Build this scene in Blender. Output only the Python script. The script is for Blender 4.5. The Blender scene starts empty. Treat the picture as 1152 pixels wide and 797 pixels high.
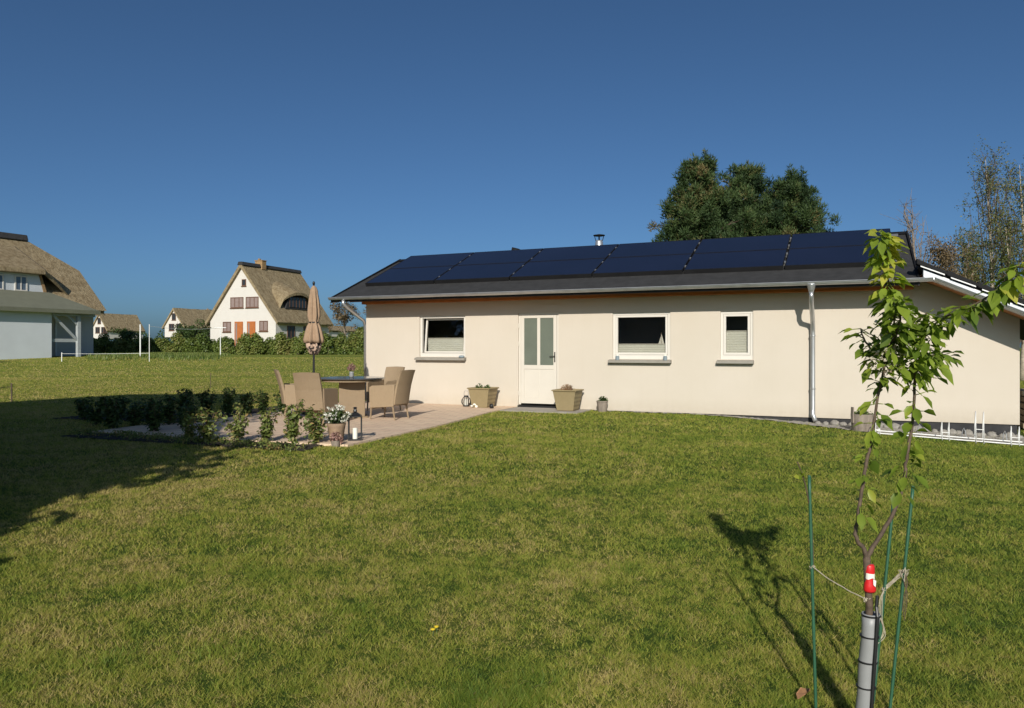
import bpy, math, random
import numpy as np
from mathutils import Vector, Matrix
R = math.radians
random.seed(7)
rng = np.random.default_rng(11)
S = bpy.context.scene
COL = S.collection
F, CX, HY, EYE = 850.0, 576.0, 391.0, 1.33      # lens measured on the photograph

def P(px, py, Y): return Vector(((px-CX)/F*Y, Y, EYE+(HY-py)/F*Y))

# ------------------------------------------------------------------ materials
def nt(name):
    m = bpy.data.materials.new(name); m.use_nodes = True
    n = m.node_tree; n.nodes.clear()
    out = n.nodes.new('ShaderNodeOutputMaterial')
    return m, n, out

def lk(n, a, b): n.links.new(a, b)

def noise(n, vec, scale, detail=6, rough=.6, dist=0):
    t = n.nodes.new('ShaderNodeTexNoise'); t.inputs['Scale'].default_value = scale
    t.inputs['Detail'].default_value = detail; t.inputs['Roughness'].default_value = rough
    t.inputs['Distortion'].default_value = dist
    lk(n, vec, t.inputs['Vector']); return t.outputs['Fac']

def ramp(n, fac, stops):
    r = n.nodes.new('ShaderNodeValToRGB'); e = r.color_ramp.elements
    while len(e) < len(stops): e.new(.5)
    for k, (p, c) in enumerate(stops):
        e[k].position = p; e[k].color = (c[0], c[1], c[2], 1) if hasattr(c, '__len__') else (c, c, c, 1)
    lk(n, fac, r.inputs['Fac']); return r.outputs['Color']

def mixc(n, fac, a, b, mode='MIX'):
    m = n.nodes.new('ShaderNodeMix'); m.data_type = 'RGBA'; m.blend_type = mode
    for s, v in ((m.inputs[0], fac), (m.inputs[6], a), (m.inputs[7], b)):
        if isinstance(v, bpy.types.NodeSocket): lk(n, v, s)
        elif hasattr(v, '__len__'): s.default_value = (v[0], v[1], v[2], 1)
        else: s.default_value = v
    return m.outputs[2]

def objco(n, scale=(1,1,1)):
    t = n.nodes.new('ShaderNodeTexCoord'); mp = n.nodes.new('ShaderNodeMapping')
    mp.inputs['Scale'].default_value = scale
    lk(n, t.outputs['Object'], mp.inputs['Vector']); return mp.outputs['Vector']

def bump(n, h, strength, dist):
    b = n.nodes.new('ShaderNodeBump'); b.inputs['Strength'].default_value = strength
    b.inputs['Distance'].default_value = dist; lk(n, h, b.inputs['Height']); return b.outputs['Normal']

def basic(name, col, rough=.6, var=.12, vs=3.0, metal=0, bs=0, bd=.002, bscale=60, co=(1,1,1), spec=.5, col2=None, coat=0):
    m, n, out = nt(name); p = n.nodes.new('ShaderNodeBsdfPrincipled')
    v = objco(n, co); f = noise(n, v, vs)
    lo = tuple(c*(1-var) for c in col); hi = col2 or tuple(min(1, c*(1+var)) for c in col)
    lk(n, ramp(n, f, [(.32, lo), (.68, hi)]), p.inputs['Base Color'])
    p.inputs['Roughness'].default_value = rough; p.inputs['Metallic'].default_value = metal
    p.inputs['Specular IOR Level'].default_value = spec
    p.inputs['Coat Weight'].default_value = coat
    if bs: lk(n, bump(n, noise(n, v, bscale, 4), bs, bd), p.inputs['Normal'])
    lk(n, p.outputs[0], out.inputs[0]); return m

def leafmat(name, c1, c2, c3=None, p3=.85, trans=.35, patch=1.0, rough=.5):
    """leaf colours vary from leaf to leaf (rnd) and clump to clump (noise)"""
    m, n, out = nt(name); at = n.nodes.new('ShaderNodeAttribute'); at.attribute_name = 'rnd'
    f = noise(n, objco(n), patch, 3)
    ad = n.nodes.new('ShaderNodeMath'); ad.operation = 'MULTIPLY_ADD'; lk(n, at.outputs['Fac'], ad.inputs[0])
    ad.inputs[1].default_value = .6; sub = n.nodes.new('ShaderNodeMath'); sub.operation = 'MULTIPLY_ADD'
    lk(n, f, sub.inputs[0]); sub.inputs[1].default_value = 1.3; sub.inputs[2].default_value = -.42
    lk(n, sub.outputs[0], ad.inputs[2])
    st = [(.15, c1), (.65, c2)] + ([(p3, c3)] if c3 else [])
    col = ramp(n, ad.outputs[0], st)
    p = n.nodes.new('ShaderNodeBsdfPrincipled'); lk(n, col, p.inputs['Base Color'])
    p.inputs['Roughness'].default_value = rough; p.inputs['Specular IOR Level'].default_value = .35
    if trans:
        t = n.nodes.new('ShaderNodeBsdfTranslucent'); lk(n, mixc(n, 1.0, col, (1.2, 1.25, .6), 'MULTIPLY'), t.inputs['Color'])
        mx = n.nodes.new('ShaderNodeMixShader'); mx.inputs[0].default_value = trans
        lk(n, p.outputs[0], mx.inputs[1]); lk(n, t.outputs[0], mx.inputs[2]); lk(n, mx.outputs[0], out.inputs[0])
    else: lk(n, p.outputs[0], out.inputs[0])
    return m

def wicker(name, c1, c2, freq=55):
    m, n, out = nt(name); p = n.nodes.new('ShaderNodeBsdfPrincipled'); v = objco(n)
    w = []
    for d in ('Z', 'X'):
        t = n.nodes.new('ShaderNodeTexWave'); t.bands_direction = d; t.inputs['Scale'].default_value = freq if d == 'Z' else freq*.7
        t.inputs['Distortion'].default_value = 1.2; t.inputs['Detail'].default_value = 1; lk(n, v, t.inputs['Vector']); w.append(t.outputs['Fac'])
    mu = n.nodes.new('ShaderNodeMath'); mu.operation = 'ADD'; lk(n, w[0], mu.inputs[0]); lk(n, w[1], mu.inputs[1])
    hv = n.nodes.new('ShaderNodeMath'); hv.operation = 'MULTIPLY'; lk(n, mu.outputs[0], hv.inputs[0]); hv.inputs[1].default_value = .5
    f = noise(n, v, 9)
    c = mixc(n, ramp(n, f, [(.3, 0.0), (.9, .6)]), ramp(n, hv.outputs[0], [(.1, c1), (.6, c2)]), c2)
    lk(n, c, p.inputs['Base Color']); p.inputs['Roughness'].default_value = .65
    lk(n, bump(n, hv.outputs[0], .6, .006), p.inputs['Normal']); lk(n, p.outputs[0], out.inputs[0]); return m

def glassmat(name, tint, rough=.01, base=.06):
    m, n, out = nt(name); g = n.nodes.new('ShaderNodeBsdfGlossy'); g.inputs['Roughness'].default_value = rough
    t = n.nodes.new('ShaderNodeBsdfTransparent'); t.inputs['Color'].default_value = (*tint, 1)
    fr = n.nodes.new('ShaderNodeFresnel'); fr.inputs['IOR'].default_value = 1.5
    ad = n.nodes.new('ShaderNodeMath'); ad.operation = 'ADD'; lk(n, fr.outputs[0], ad.inputs[0]); ad.inputs[1].default_value = base
    mx = n.nodes.new('ShaderNodeMixShader'); lk(n, ad.outputs[0], mx.inputs[0])
    lk(n, t.outputs[0], mx.inputs[1]); lk(n, g.outputs[0], mx.inputs[2]); lk(n, mx.outputs[0], out.inputs[0]); return m

M = {}
def plaster():
    m, n, out = nt('cream_render'); p = n.nodes.new('ShaderNodeBsdfPrincipled'); v = objco(n)
    c = ramp(n, noise(n, v, .8, 6, .65), [(.3, (.545,.49,.41)), (.7, (.575,.52,.445))])
    st = noise(n, objco(n, (5,5,.35)), 1.6, 5, .7)                       # faint run marks
    c = mixc(n, ramp(n, st, [(.52, 0.0), (.78, .15)]), c, (.47,.42,.345))
    sp = n.nodes.new('ShaderNodeSeparateXYZ'); lk(n, v, sp.inputs[0])
    mr = n.nodes.new('ShaderNodeMapRange'); lk(n, sp.outputs['Z'], mr.inputs['Value']); mr.inputs['From Min'].default_value = 0; mr.inputs['From Max'].default_value = .3
    mr.inputs['To Min'].default_value = .55; mr.inputs['To Max'].default_value = 0
    mu = n.nodes.new('ShaderNodeMath'); mu.operation = 'MULTIPLY'; lk(n, mr.outputs[0], mu.inputs[0]); lk(n, noise(n, v, 9, 6, .7), mu.inputs[1])
    c = mixc(n, mu.outputs[0], c, (.33,.28,.20))                           # soil splash at the foot
    lk(n, c, p.inputs['Base Color']); p.inputs['Roughness'].default_value = .9; p.inputs['Specular IOR Level'].default_value = .2
    b = n.nodes.new('ShaderNodeBump'); b.inputs['Strength'].default_value = .35; b.inputs['Distance'].default_value = .004
    ad = n.nodes.new('ShaderNodeMath'); ad.operation = 'ADD'; lk(n, noise(n, v, 180, 3), ad.inputs[0]); lk(n, noise(n, v, 4, 3), ad.inputs[1])
    lk(n, ad.outputs[0], b.inputs['Height']); lk(n, b.outputs['Normal'], p.inputs['Normal'])
    lk(n, p.outputs[0], out.inputs[0]); return m
M['plaster'] = plaster()
M['white'] = basic('white_upvc', (.64,.61,.555), .35, .02)
M['door'] = basic('door_cream', (.61,.57,.50), .4, .02)
M['sill'] = basic('sill_grey', (.27,.25,.215), .6, .1, 10)
M['roofing'] = basic('bitumen_shingle', (.025,.025,.026), .9, .3, 6, bs=.5, bd=.004, bscale=150)
M['blackcap'] = basic('black_ridge_tile', (.010,.010,.011), .7, .2, 5, spec=.2)
M['zinc'] = basic('zinc_metal', (.50,.51,.52), .38, .12, 4, metal=.75)
M['whitemetal'] = basic('white_enamel_metal', (.78,.78,.77), .35, .04)
M['soffit'] = basic('stained_pine', (.42,.17,.055), .6, .25, 4, co=(1,1,8))
M['plinth'] = basic('dark_plinth', (.03,.03,.032), .9, .3, 6)
M['interior'] = basic('room_dark', (.26,.22,.19), .9, .1)
M['blind'] = basic('pleated_blind', (.70,.70,.645), .9, .05, 3)
M['doorglass'] = basic('frosted_glass', (.135,.155,.125), .22, .08, 2)
M['black'] = basic('black_metal', (.015,.015,.016), .4, .2, 5)
M['candle'] = basic('candle_wax', (.8,.78,.7), .5, .03)
M['glass'] = glassmat('window_glass', (.86,.86,.84), .004, .02)
M['wicker'] = wicker('wicker_tan', (.13,.09,.05), (.34,.25,.155), 32)
M['wickerpot'] = wicker('wicker_pot', (.11,.08,.035), (.33,.26,.135), 32)
M['tabletop'] = basic('slate_glass_top', (.075,.08,.085), .12, .1, 3)
M['fabric'] = basic('parasol_fabric', (.33,.225,.145), .9, .08, 14, bs=.2, bd=.003, bscale=90)
M['bark'] = basic('sapling_bark', (.09,.062,.042), .8, .35, 18, bs=.7, bd=.004, bscale=70, co=(1,1,2))
M['trunk'] = basic('tree_bark', (.10,.075,.052), .9, .35, 5, bs=.6, bd=.02, bscale=20)
M['birchbark'] = basic('birch_bark', (.36,.31,.24), .8, .35, 6, co=(1,1,3))
M['twig'] = basic('bare_twig', (.20,.16,.125), .85, .25, 8)
M['stake'] = basic('green_coated_stake', (.025,.095,.05), .45, .15, 10, bs=.3, bd=.002, bscale=80)
M['twine'] = basic('hemp_twine', (.42,.37,.28), .95, .2, 60)
M['guard'] = basic('grey_plastic_guard', (.26,.265,.265), .45, .08, 6)
M['red'] = basic('red_plastic_tag', (.55,.018,.02), .35, .1, 8)
M['soil'] = basic('border_soil', (.028,.021,.015), .95, .4, 9, bs=1, bd=.03, bscale=25)
M['whitewash'] = basic('white_wash', (.60,.57,.53), .9, .03, 1.2)
M['greywall'] = basic('pale_blue_grey_wall', (.60,.64,.67), .9, .04, 1.0)
M['brownframe'] = basic('brown_window_frame', (.13,.065,.04), .5, .1)
M['orangedoor'] = basic('orange_brown_door', (.40,.13,.035), .5, .1)
M['darkglass'] = basic('dark_pane', (.03,.032,.036), .08, .1)
M['bluepane'] = basic('blue_grey_pane', (.10,.14,.19), .1, .2, 2)
M['curtain'] = basic('pale_curtain', (.24,.18,.165), .9, .1)
M['greyroof'] = basic('grey_green_felt', (.15,.155,.11), .85, .08, 2, bs=.3, bd=.01, bscale=12)
M['bluewood'] = basic('grey_blue_timber', (.34,.37,.38), .8, .1, 3)
M['brick'] = basic('yellow_brick', (.30,.19,.09), .9, .25, 8)
M['stone'] = basic('field_stone', (.25,.235,.21), .95, .3, 9, bs=.8, bd=.02, bscale=12)
M['gravel'] = basic('gravel', (.30,.28,.25), .95, .35, 45, bs=1, bd=.02, bscale=60)
M['bucket'] = basic('weathered_bucket', (.23,.19,.155), .8, .3, 12, co=(1,1,.4), bs=.5, bd=.004, bscale=30)
M['timber'] = basic('raw_timber', (.36,.28,.19), .85, .2, 4, co=(1,1,8))
M['terracotta'] = basic('pot_brown', (.27,.185,.12), .75, .2, 12)
M['moss'] = leafmat('moss', (.03,.05,.012), (.08,.12,.025), None, trans=.2, patch=10)
M['petal'] = leafmat('white_petals', (.62,.6,.56), (.85,.84,.8), None, trans=.25, patch=10)
M['pinkpetal'] = leafmat('dried_pink_petals', (.20,.10,.09), (.42,.26,.22), None, trans=.2, patch=10)
M['cream'] = leafmat('faded_blossom', (.30,.22,.15), (.62,.56,.46), None, trans=.25, patch=10)
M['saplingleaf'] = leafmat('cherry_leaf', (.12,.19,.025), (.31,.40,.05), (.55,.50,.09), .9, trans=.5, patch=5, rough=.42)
M['hedgeleaf'] = leafmat('hedge_leaf', (.045,.085,.017), (.16,.21,.045), (.24,.22,.07), .95, trans=.25, patch=.35)
M['laurel'] = leafmat('laurel_leaf', (.022,.048,.014), (.07,.115,.03), (.13,.16,.05), .95, trans=.25, patch=5)
M['redtip'] = leafmat('red_tipped_leaf', (.07,.11,.025), (.22,.26,.07), (.36,.24,.10), .88, trans=.3, patch=5)
M['pine'] = leafmat('pine_needles', (.010,.028,.010), (.050,.085,.022), (.15,.115,.045), .86, trans=.12, patch=.6, rough=.7)
M['birch'] = leafmat('birch_leaf', (.05,.07,.022), (.13,.15,.045), (.22,.17,.06), .95, trans=.3, patch=.6)
M['rustleaf'] = leafmat('rusty_shrub_leaf', (.07,.055,.03), (.17,.12,.06), None, trans=.2, patch=.7)
M['greenleaf'] = leafmat('tree_leaf', (.02,.05,.012), (.07,.11,.03), None, trans=.2, patch=.5)
M['carpaint'] = basic('dark_blue_car_paint', (.03,.045,.07), .25, .05, coat=.5)
M['rubber'] = basic('rubber', (.02,.02,.02), .8, .1)
M['clay'] = basic('brown_tile_roof', (.26,.15,.095), .85, .15, 1.5)
M['bluedecor'] = basic('grey_blue_ceramic', (.22,.27,.30), .4, .15, 20)
M['sail'] = basic('white_cloth', (.75,.73,.68), .8, .03)
M['yellow'] = basic('yellow_petal', (.75,.55,.03), .7, .1)
M['dryleaf'] = basic('dry_leaf', (.33,.17,.08), .7, .2, 20)

def panel_mat():
    m, n, out = nt('solar_cells'); p = n.nodes.new('ShaderNodeBsdfPrincipled'); v = objco(n)
    f = noise(n, v, .8, 2)
    lk(n, ramp(n, f, [(.3, (.008,.0095,.022)), (.7, (.010,.012,.028))]), p.inputs['Base Color'])
    p.inputs['Roughness'].default_value = .3; p.inputs['Coat Weight'].default_value = .25; p.inputs['Coat Roughness'].default_value = .06; p.inputs['Specular IOR Level'].default_value = .35
    lk(n, p.outputs[0], out.inputs[0]); return m
M['panel'] = panel_mat()

def thatch():
    m, n, out = nt('reed_thatch'); p = n.nodes.new('ShaderNodeBsdfPrincipled')
    v = objco(n); f = noise(n, v, .5, 7, .7); g = noise(n, objco(n, (1,1,.55)), 3.2, 9, .78)
    c = mixc(n, f, (.235,.185,.11), (.39,.315,.20))
    c = mixc(n, ramp(n, g, [(.42, .0), (.62, .9)]), c, (.17,.125,.07))
    lk(n, c, p.inputs['Base Color']); p.inputs['Roughness'].default_value = .95; p.inputs['Specular IOR Level'].default_value = .1
    lk(n, bump(n, g, .9, .12), p.inputs['Normal']); lk(n, p.outputs[0], out.inputs[0]); return m
M['thatch'] = thatch()

def paving():
    m, n, out = nt('clinker_paving'); p = n.nodes.new('ShaderNodeBsdfPrincipled'); v = objco(n)
    b = n.nodes.new('ShaderNodeTexBrick'); lk(n, v, b.inputs['Vector'])
    b.inputs['Color1'].default_value = (.66,.51,.39,1); b.inputs['Color2'].default_value = (.74,.60,.47,1)
    b.inputs['Mortar'].default_value = (.30,.24,.18,1); b.inputs['Scale'].default_value = 1
    b.inputs['Mortar Size'].default_value = .008; b.inputs['Brick Width'].default_value = .4; b.inputs['Row Height'].default_value = .2
    f = noise(n, v, 1.2); c = mixc(n, ramp(n, f, [(.3, .0), (.75, .55)]), b.outputs['Color'], (.70,.58,.46))
    g = noise(n, v, 60, 4); c = mixc(n, .35, c, ramp(n, g, [(.3, (.25,.2,.15)), (.7, (.6,.5,.4))]), 'OVERLAY')
    lk(n, c, p.inputs['Base Color']); p.inputs['Roughness'].default_value = .85
    lk(n, bump(n, b.outputs['Fac'], -.4, .006), p.inputs['Normal']); lk(n, p.outputs[0], out.inputs[0]); return m
M['paving'] = paving()
M['slab'] = basic('grey_slab', (.33,.30,.26), .9, .15, 4, bs=.4, bd=.004, bscale=50)

# colour of the lawn in world space, shared by the soil sheet and the blades on it
def lawn_colour(n, blades):
    g = n.nodes.new('ShaderNodeNewGeometry'); v = g.outputs['Position']
    big = noise(n, v, .32, 4, .6); mid = noise(n, v, 1.7, 4, .65); fine = noise(n, v, 7, 4, .7)
    sx = n.nodes.new('ShaderNodeSeparateXYZ'); lk(n, v, sx.inputs[0])
    # dry turf towards the front left, greener to the right
    mr = n.nodes.new('ShaderNodeMapRange'); lk(n, sx.outputs['X'], mr.inputs['Value'])
    mr.inputs['From Min'].default_value = -5; mr.inputs['From Max'].default_value = 6
    mr.inputs['To Min'].default_value = .15; mr.inputs['To Max'].default_value = -.13
    a = n.nodes.new('ShaderNodeMath'); a.operation = 'ADD'; lk(n, mid, a.inputs[0]); lk(n, mr.outputs[0], a.inputs[1])
    b = n.nodes.new('ShaderNodeMath'); b.operation = 'MULTIPLY_ADD'; lk(n, big, b.inputs[0]); b.inputs[1].default_value = .45; lk(n, a.outputs[0], b.inputs[2])
    c_ = n.nodes.new('ShaderNodeMath'); c_.operation = 'MULTIPLY_ADD'; lk(n, fine, c_.inputs[0]); c_.inputs[1].default_value = .8; lk(n, b.outputs[0], c_.inputs[2])
    k = n.nodes.new('ShaderNodeMath'); k.operation = 'MULTIPLY_ADD'; lk(n, c_.outputs[0], k.inputs[0]); k.inputs[1].default_value = 1.35; k.inputs[2].default_value = -1.22
    return k.outputs[0], fine, v

def grass_mat():
    m, n, out = nt('grass_blades'); k, fine, v = lawn_colour(n, True)
    at = n.nodes.new('ShaderNodeAttribute'); at.attribute_name = 'rnd'
    s = n.nodes.new('ShaderNodeMath'); s.operation = 'MULTIPLY_ADD'; lk(n, at.outputs['Fac'], s.inputs[0]); s.inputs[1].default_value = .62
    lk(n, k, s.inputs[2])
    col = ramp(n, s.outputs[0], [(.10, (.12,.19,.025)), (.45, (.265,.325,.046)), (.80, (.42,.39,.08)), (1.0, (.52,.41,.17))])
    p = n.nodes.new('ShaderNodeBsdfPrincipled'); lk(n, col, p.inputs['Base Color']); p.inputs['Roughness'].default_value = .55
    p.inputs['Specular IOR Level'].default_value = .25
    t = n.nodes.new('ShaderNodeBsdfTranslucent'); lk(n, col, t.inputs['Color'])
    mx = n.nodes.new('ShaderNodeMixShader'); mx.inputs[0].default_value = .36
    lk(n, p.outputs[0], mx.inputs[1]); lk(n, t.outputs[0], mx.inputs[2]); lk(n, mx.outputs[0], out.inputs[0]); return m
M['grass'] = grass_mat()

def ground_mat():
    m, n, out = nt('turf'); k, fine, v = lawn_colour(n, False)
    col = ramp(n, k, [(.15, (.05,.085,.014)), (.5, (.10,.125,.022)), (.8, (.16,.14,.04)), (1.0, (.20,.135,.065))])
    d = n.nodes.new('ShaderNodeVectorMath'); d.operation = 'LENGTH'; lk(n, v, d.inputs[0])
    far = n.nodes.new('ShaderNodeMapRange'); lk(n, d.outputs['Value'], far.inputs['Value'])
    far.inputs['From Min'].default_value = 14; far.inputs['From Max'].default_value = 34
    mp = n.nodes.new('ShaderNodeMapping'); mp.inputs['Scale'].default_value = (.05,.35,.0); lk(n, v, mp.inputs['Vector'])
    st = noise(n, mp.outputs[0], 1.2, 5, .6)
    fg = noise(n, v, 2.3, 6, .75)
    fc = ramp(n, st, [(.3, (.14,.19,.03)), (.5, (.215,.255,.042)), (.7, (.31,.29,.07))])
    fc = mixc(n, ramp(n, fg, [(.35, 0.0), (.75, .5)]), fc, (.06,.085,.018))
    c = mixc(n, far.outputs[0], col, fc)
    p = n.nodes.new('ShaderNodeBsdfPrincipled'); lk(n, c, p.inputs['Base Color']); p.inputs['Roughness'].default_value = .95
    p.inputs['Specular IOR Level'].default_value = .1
    lk(n, bump(n, noise(n, v, 22, 5, .7), .9, .05), p.inputs['Normal']); lk(n, p.outputs[0], out.inputs[0]); return m
M['turf'] = ground_mat()

# ------------------------------------------------------------------ mesh builder
def frame_of(d):
    d = Vector(d).normalized(); up = Vector((0,0,1)) if abs(d.z) < .95 else Vector((1,0,0))
    a = d.cross(up).normalized(); return a, d.cross(a).normalized()

class MB:
    def __init__(s): s.v = []; s.f = []
    def add(s, vs, fs):
        b = len(s.v); s.v += [tuple(q) for q in vs]; s.f += [tuple(b+i for i in f) for f in fs]; return s
    def box(s, x0, x1, y0, y1, z0, z1, m=None):
        vs = [Vector(q) for q in ((x0,y0,z0),(x1,y0,z0),(x1,y1,z0),(x0,y1,z0),(x0,y0,z1),(x1,y0,z1),(x1,y1,z1),(x0,y1,z1))]
        if m: vs = [m @ q for q in vs]
        return s.add(vs, [(0,3,2,1),(4,5,6,7),(0,1,5,4),(1,2,6,5),(2,3,7,6),(3,0,4,7)])
    def prism(s, pts, d):
        """closed polygon pts (3d) swept by vector d"""
        n = len(pts); a = [Vector(q) for q in pts]; b = [q+Vector(d) for q in a]
        return s.add(a+b, [tuple(range(n-1,-1,-1)), tuple(range(n,2*n))]+[(i,(i+1)%n,(i+1)%n+n,i+n) for i in range(n)])
    def bar(s, a, b, w, h):
        a = Vector(a); b = Vector(b); x, y = frame_of(b-a)
        return s.prism([a+x*w/2+y*h/2, a-x*w/2+y*h/2, a-x*w/2-y*h/2, a+x*w/2-y*h/2], b-a)
    def tube(s, pts, r, n=8, cap=True):
        pts = [Vector(q) for q in pts]; k = len(pts)
        if not hasattr(r, '__len__'): r = [r]*k
        vs = []; px = None
        for i in range(k):
            d = (pts[min(i+1,k-1)]-pts[max(i-1,0)]).normalized()
            if px is None: x, y = frame_of(d)
            else:
                x = (px-d*px.dot(d)).normalized(); y = d.cross(x)
            px = x
            for j in range(n):
                a = 2*math.pi*j/n; vs.append(pts[i]+(x*math.cos(a)+y*math.sin(a))*r[i])
        fs = [(i*n+j, i*n+(j+1)%n, (i+1)*n+(j+1)%n, (i+1)*n+j) for i in range(k-1) for j in range(n)]
        if cap: fs += [tuple(range(n-1,-1,-1)), tuple(range((k-1)*n, k*n))]
        return s.add(vs, fs)
    def lathe(s, prof, n=24, c=(0,0,0), lobes=0, amp=0):
        vs = []
        for (r, z) in prof:
            for j in range(n):
                a = 2*math.pi*j/n; q = r*(1+(amp*math.cos(lobes*a) if lobes else 0))
                vs.append((c[0]+q*math.cos(a), c[1]+q*math.sin(a), c[2]+z))
        k = len(prof)
        fs = [(i*n+j, i*n+(j+1)%n, (i+1)*n+(j+1)%n, (i+1)*n+j) for i in range(k-1) for j in range(n)]
        fs += [tuple(range(n-1,-1,-1)), tuple(range((k-1)*n, k*n))]
        return s.add(vs, fs)
    def rock(s, c, r, n=8):
        vs = []; 
        for i in range(5):
            ph = math.pi*(i+.5)/5
            for j in range(n):
                a = 2*math.pi*j/n; q = random.uniform(.75, 1.1)
                vs.append((c[0]+r[0]*q*math.sin(ph)*math.cos(a), c[1]+r[1]*q*math.sin(ph)*math.sin(a), c[2]+r[2]*q*math.cos(ph)))
        fs = [(i*n+j, (i+1)*n+j, (i+1)*n+(j+1)%n, i*n+(j+1)%n) for i in range(4) for j in range(n)]
        fs += [tuple(range(n)), tuple(range(5*n-1, 4*n-1, -1))]
        return s.add(vs, fs)
    def build(s, name, mat, parent=None, bevel=0, smooth=False, **kw):
        me = bpy.data.meshes.new(name); me.from_pydata(s.v, [], s.f); me.materials.append(M[mat] if isinstance(mat, str) else mat)
        me.update(); o = bpy.data.objects.new(name, me); COL.objects.link(o)
        if smooth:
            for p in me.polygons: p.use_smooth = True
        if parent: o.parent = parent
        if bevel:
            b = o.modifiers.new('bevel', 'BEVEL'); b.width = bevel; b.segments = 2; b.limit_method = 'ANGLE'
        tag(o, **kw); return o

def tag(o, label=None, cat=None, group=None, kind=None):
    if label: o['label'] = label
    if cat: o['category'] = cat
    if group: o['group'] = group
    if kind: o['kind'] = kind
    return o

def empty(name, loc=(0,0,0), rz=0, **kw):
    o = bpy.data.objects.new(name, None); COL.objects.link(o); o.location = loc; o.rotation_euler = (0,0,rz)
    o.empty_display_size = .1; return tag(o, **kw)

KIDS = {}
def copy_tree(o, loc, rz, parent=None, scale=None, **kw):
    c = o.copy(); COL.objects.link(c); c.parent = parent
    if loc is not None: c.location = loc; c.rotation_euler = (0,0,rz)
    if scale: c.scale = scale
    for ch in [x for x in bpy.data.objects if x.parent == o]: copy_tree(ch, None, 0, c)
    return tag(c, **kw)

def np_mesh(name, V, nv, mat, parent=None, rnd=None, smooth=False, faces=None, **kw):
    """V: (N, nv, 3) loose polygons of nv corners"""
    N = V.shape[0]; me = bpy.data.meshes.new(name); me.vertices.add(N*nv)
    me.vertices.foreach_set('co', np.ascontiguousarray(V, dtype=np.float32).ravel())
    if faces is None: faces = np.arange(nv)[None, :]
    faces = np.asarray(faces); k, q = faces.shape
    idx = (np.arange(N)[:, None, None]*nv + faces[None]).ravel()
    me.loops.add(len(idx)); me.loops.foreach_set('vertex_index', idx.astype(np.int32))
    me.polygons.add(N*k); me.polygons.foreach_set('loop_start', (np.arange(N*k)*q).astype(np.int32))
    if rnd is None: rnd = rng.random(N)
    a = me.attributes.new('rnd', 'FLOAT', 'POINT'); a.data.foreach_set('value', np.repeat(rnd, nv).astype(np.float32))
    me.update(calc_edges=True); me.materials.append(M[mat]); 
    if smooth: me.polygons.foreach_set('use_smooth', np.ones(N*k, dtype=bool))
    o = bpy.data.objects.new(name, me); COL.objects.link(o)
    if parent: o.parent = parent
    tag(o, **kw); return o

def unit(a): return a/np.maximum(np.linalg.norm(a, axis=-1, keepdims=True), 1e-9)

def leaves(name, C, size, mat, parent=None, aspect=.55, up=.3, sjit=.35, rnd=None, outward=None, **kw):
    """rhombus leaves at centres C, leaning every way"""
    C = np.asarray(C, dtype=float); N = len(C)
    nrm = rng.normal(size=(N,3)); nrm[:,2] = np.abs(nrm[:,2])+up
    if outward is not None: nrm = unit(nrm)+outward
    nrm = unit(nrm); t = unit(np.cross(nrm, rng.normal(size=(N,3)))); b = np.cross(nrm, t)
    s = (size*(1+sjit*rng.uniform(-1,1,size=N)))[:,None]
    V = np.stack([C-t*s*.5, C+b*s*aspect*.5+nrm*s*.08, C+t*s*.5, C-b*s*aspect*.5+nrm*s*.08], axis=1)
    return np_mesh(name, V, 4, mat, parent, rnd, **kw)

def clumps(centres, radii, n, power=.5):
    """n points gathered in the clumps, denser towards each clump's skin"""
    centres = np.asarray(centres, float); radii = np.asarray(radii, float)
    if radii.ndim == 1: radii = np.repeat(radii[:,None], 3, 1)
    w = radii.prod(1)**(2/3); w /= w.sum(); i = rng.choice(len(centres), size=n, p=w)
    d = unit(rng.normal(size=(n,3))); r = rng.random(n)[:,None]**power
    return centres[i]+d*r*radii[i], d, i

# ------------------------------------------------------------------ place frames
A0 = math.atan2(-.408, .913)
H0 = Vector((.566, 16.6, 0)); U = Vector((.913,-.408,0)); W = Vector((.408,.913,0))
def loc2w(t, D, z=0): return H0+U*t+W*D+Vector((0,0,z))
def w2loc(x, y): dx = x-.566; dy = y-16.6; return .913*dx-.408*dy, .408*dx+.913*dy
def T(px, D=0):
    q = (px-CX)/F; return (q*(16.6+.913*D)-.566-.408*D)/(.913+.408*q)
def Z(px, py, D=0):
    Y = 16.6-.408*T(px, D)+.913*D; return EYE+(HY-py)/F*Y
def sm(x, a, b):
    k = np.clip((x-a)/(b-a), 0, 1); return k*k*(3-2*k)
def ter(x, y):
    x = np.asarray(x, float); y = np.asarray(y, float)
    t, D = w2loc(x, y); fn = sm(y, 4.5, 10.5)
    z = -.12+.105*fn*(1-sm(t, 3.2, 6.4))-.10*fn*sm(t, 6.2, 9)*sm(D, -7, -2)
    z = z+.80*sm(y, 22, 50)+.012*np.sin(x*.9+1)*np.sin(y*.8)*(1-sm(y, 9, 12))
    return z
def G(px, py):
    """point of the ground seen at a pixel"""
    Y = 12.0
    for _ in range(60):
        z = float(ter((px-CX)/F*Y, Y)); Y += .6*((EYE-z)*F/(py-HY)-Y)
    return Vector(((px-CX)/F*Y, Y, z))
def onground(px, Y): x = (px-CX)/F*Y; return Vector((x, Y, float(ter(x, Y))))

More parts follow.
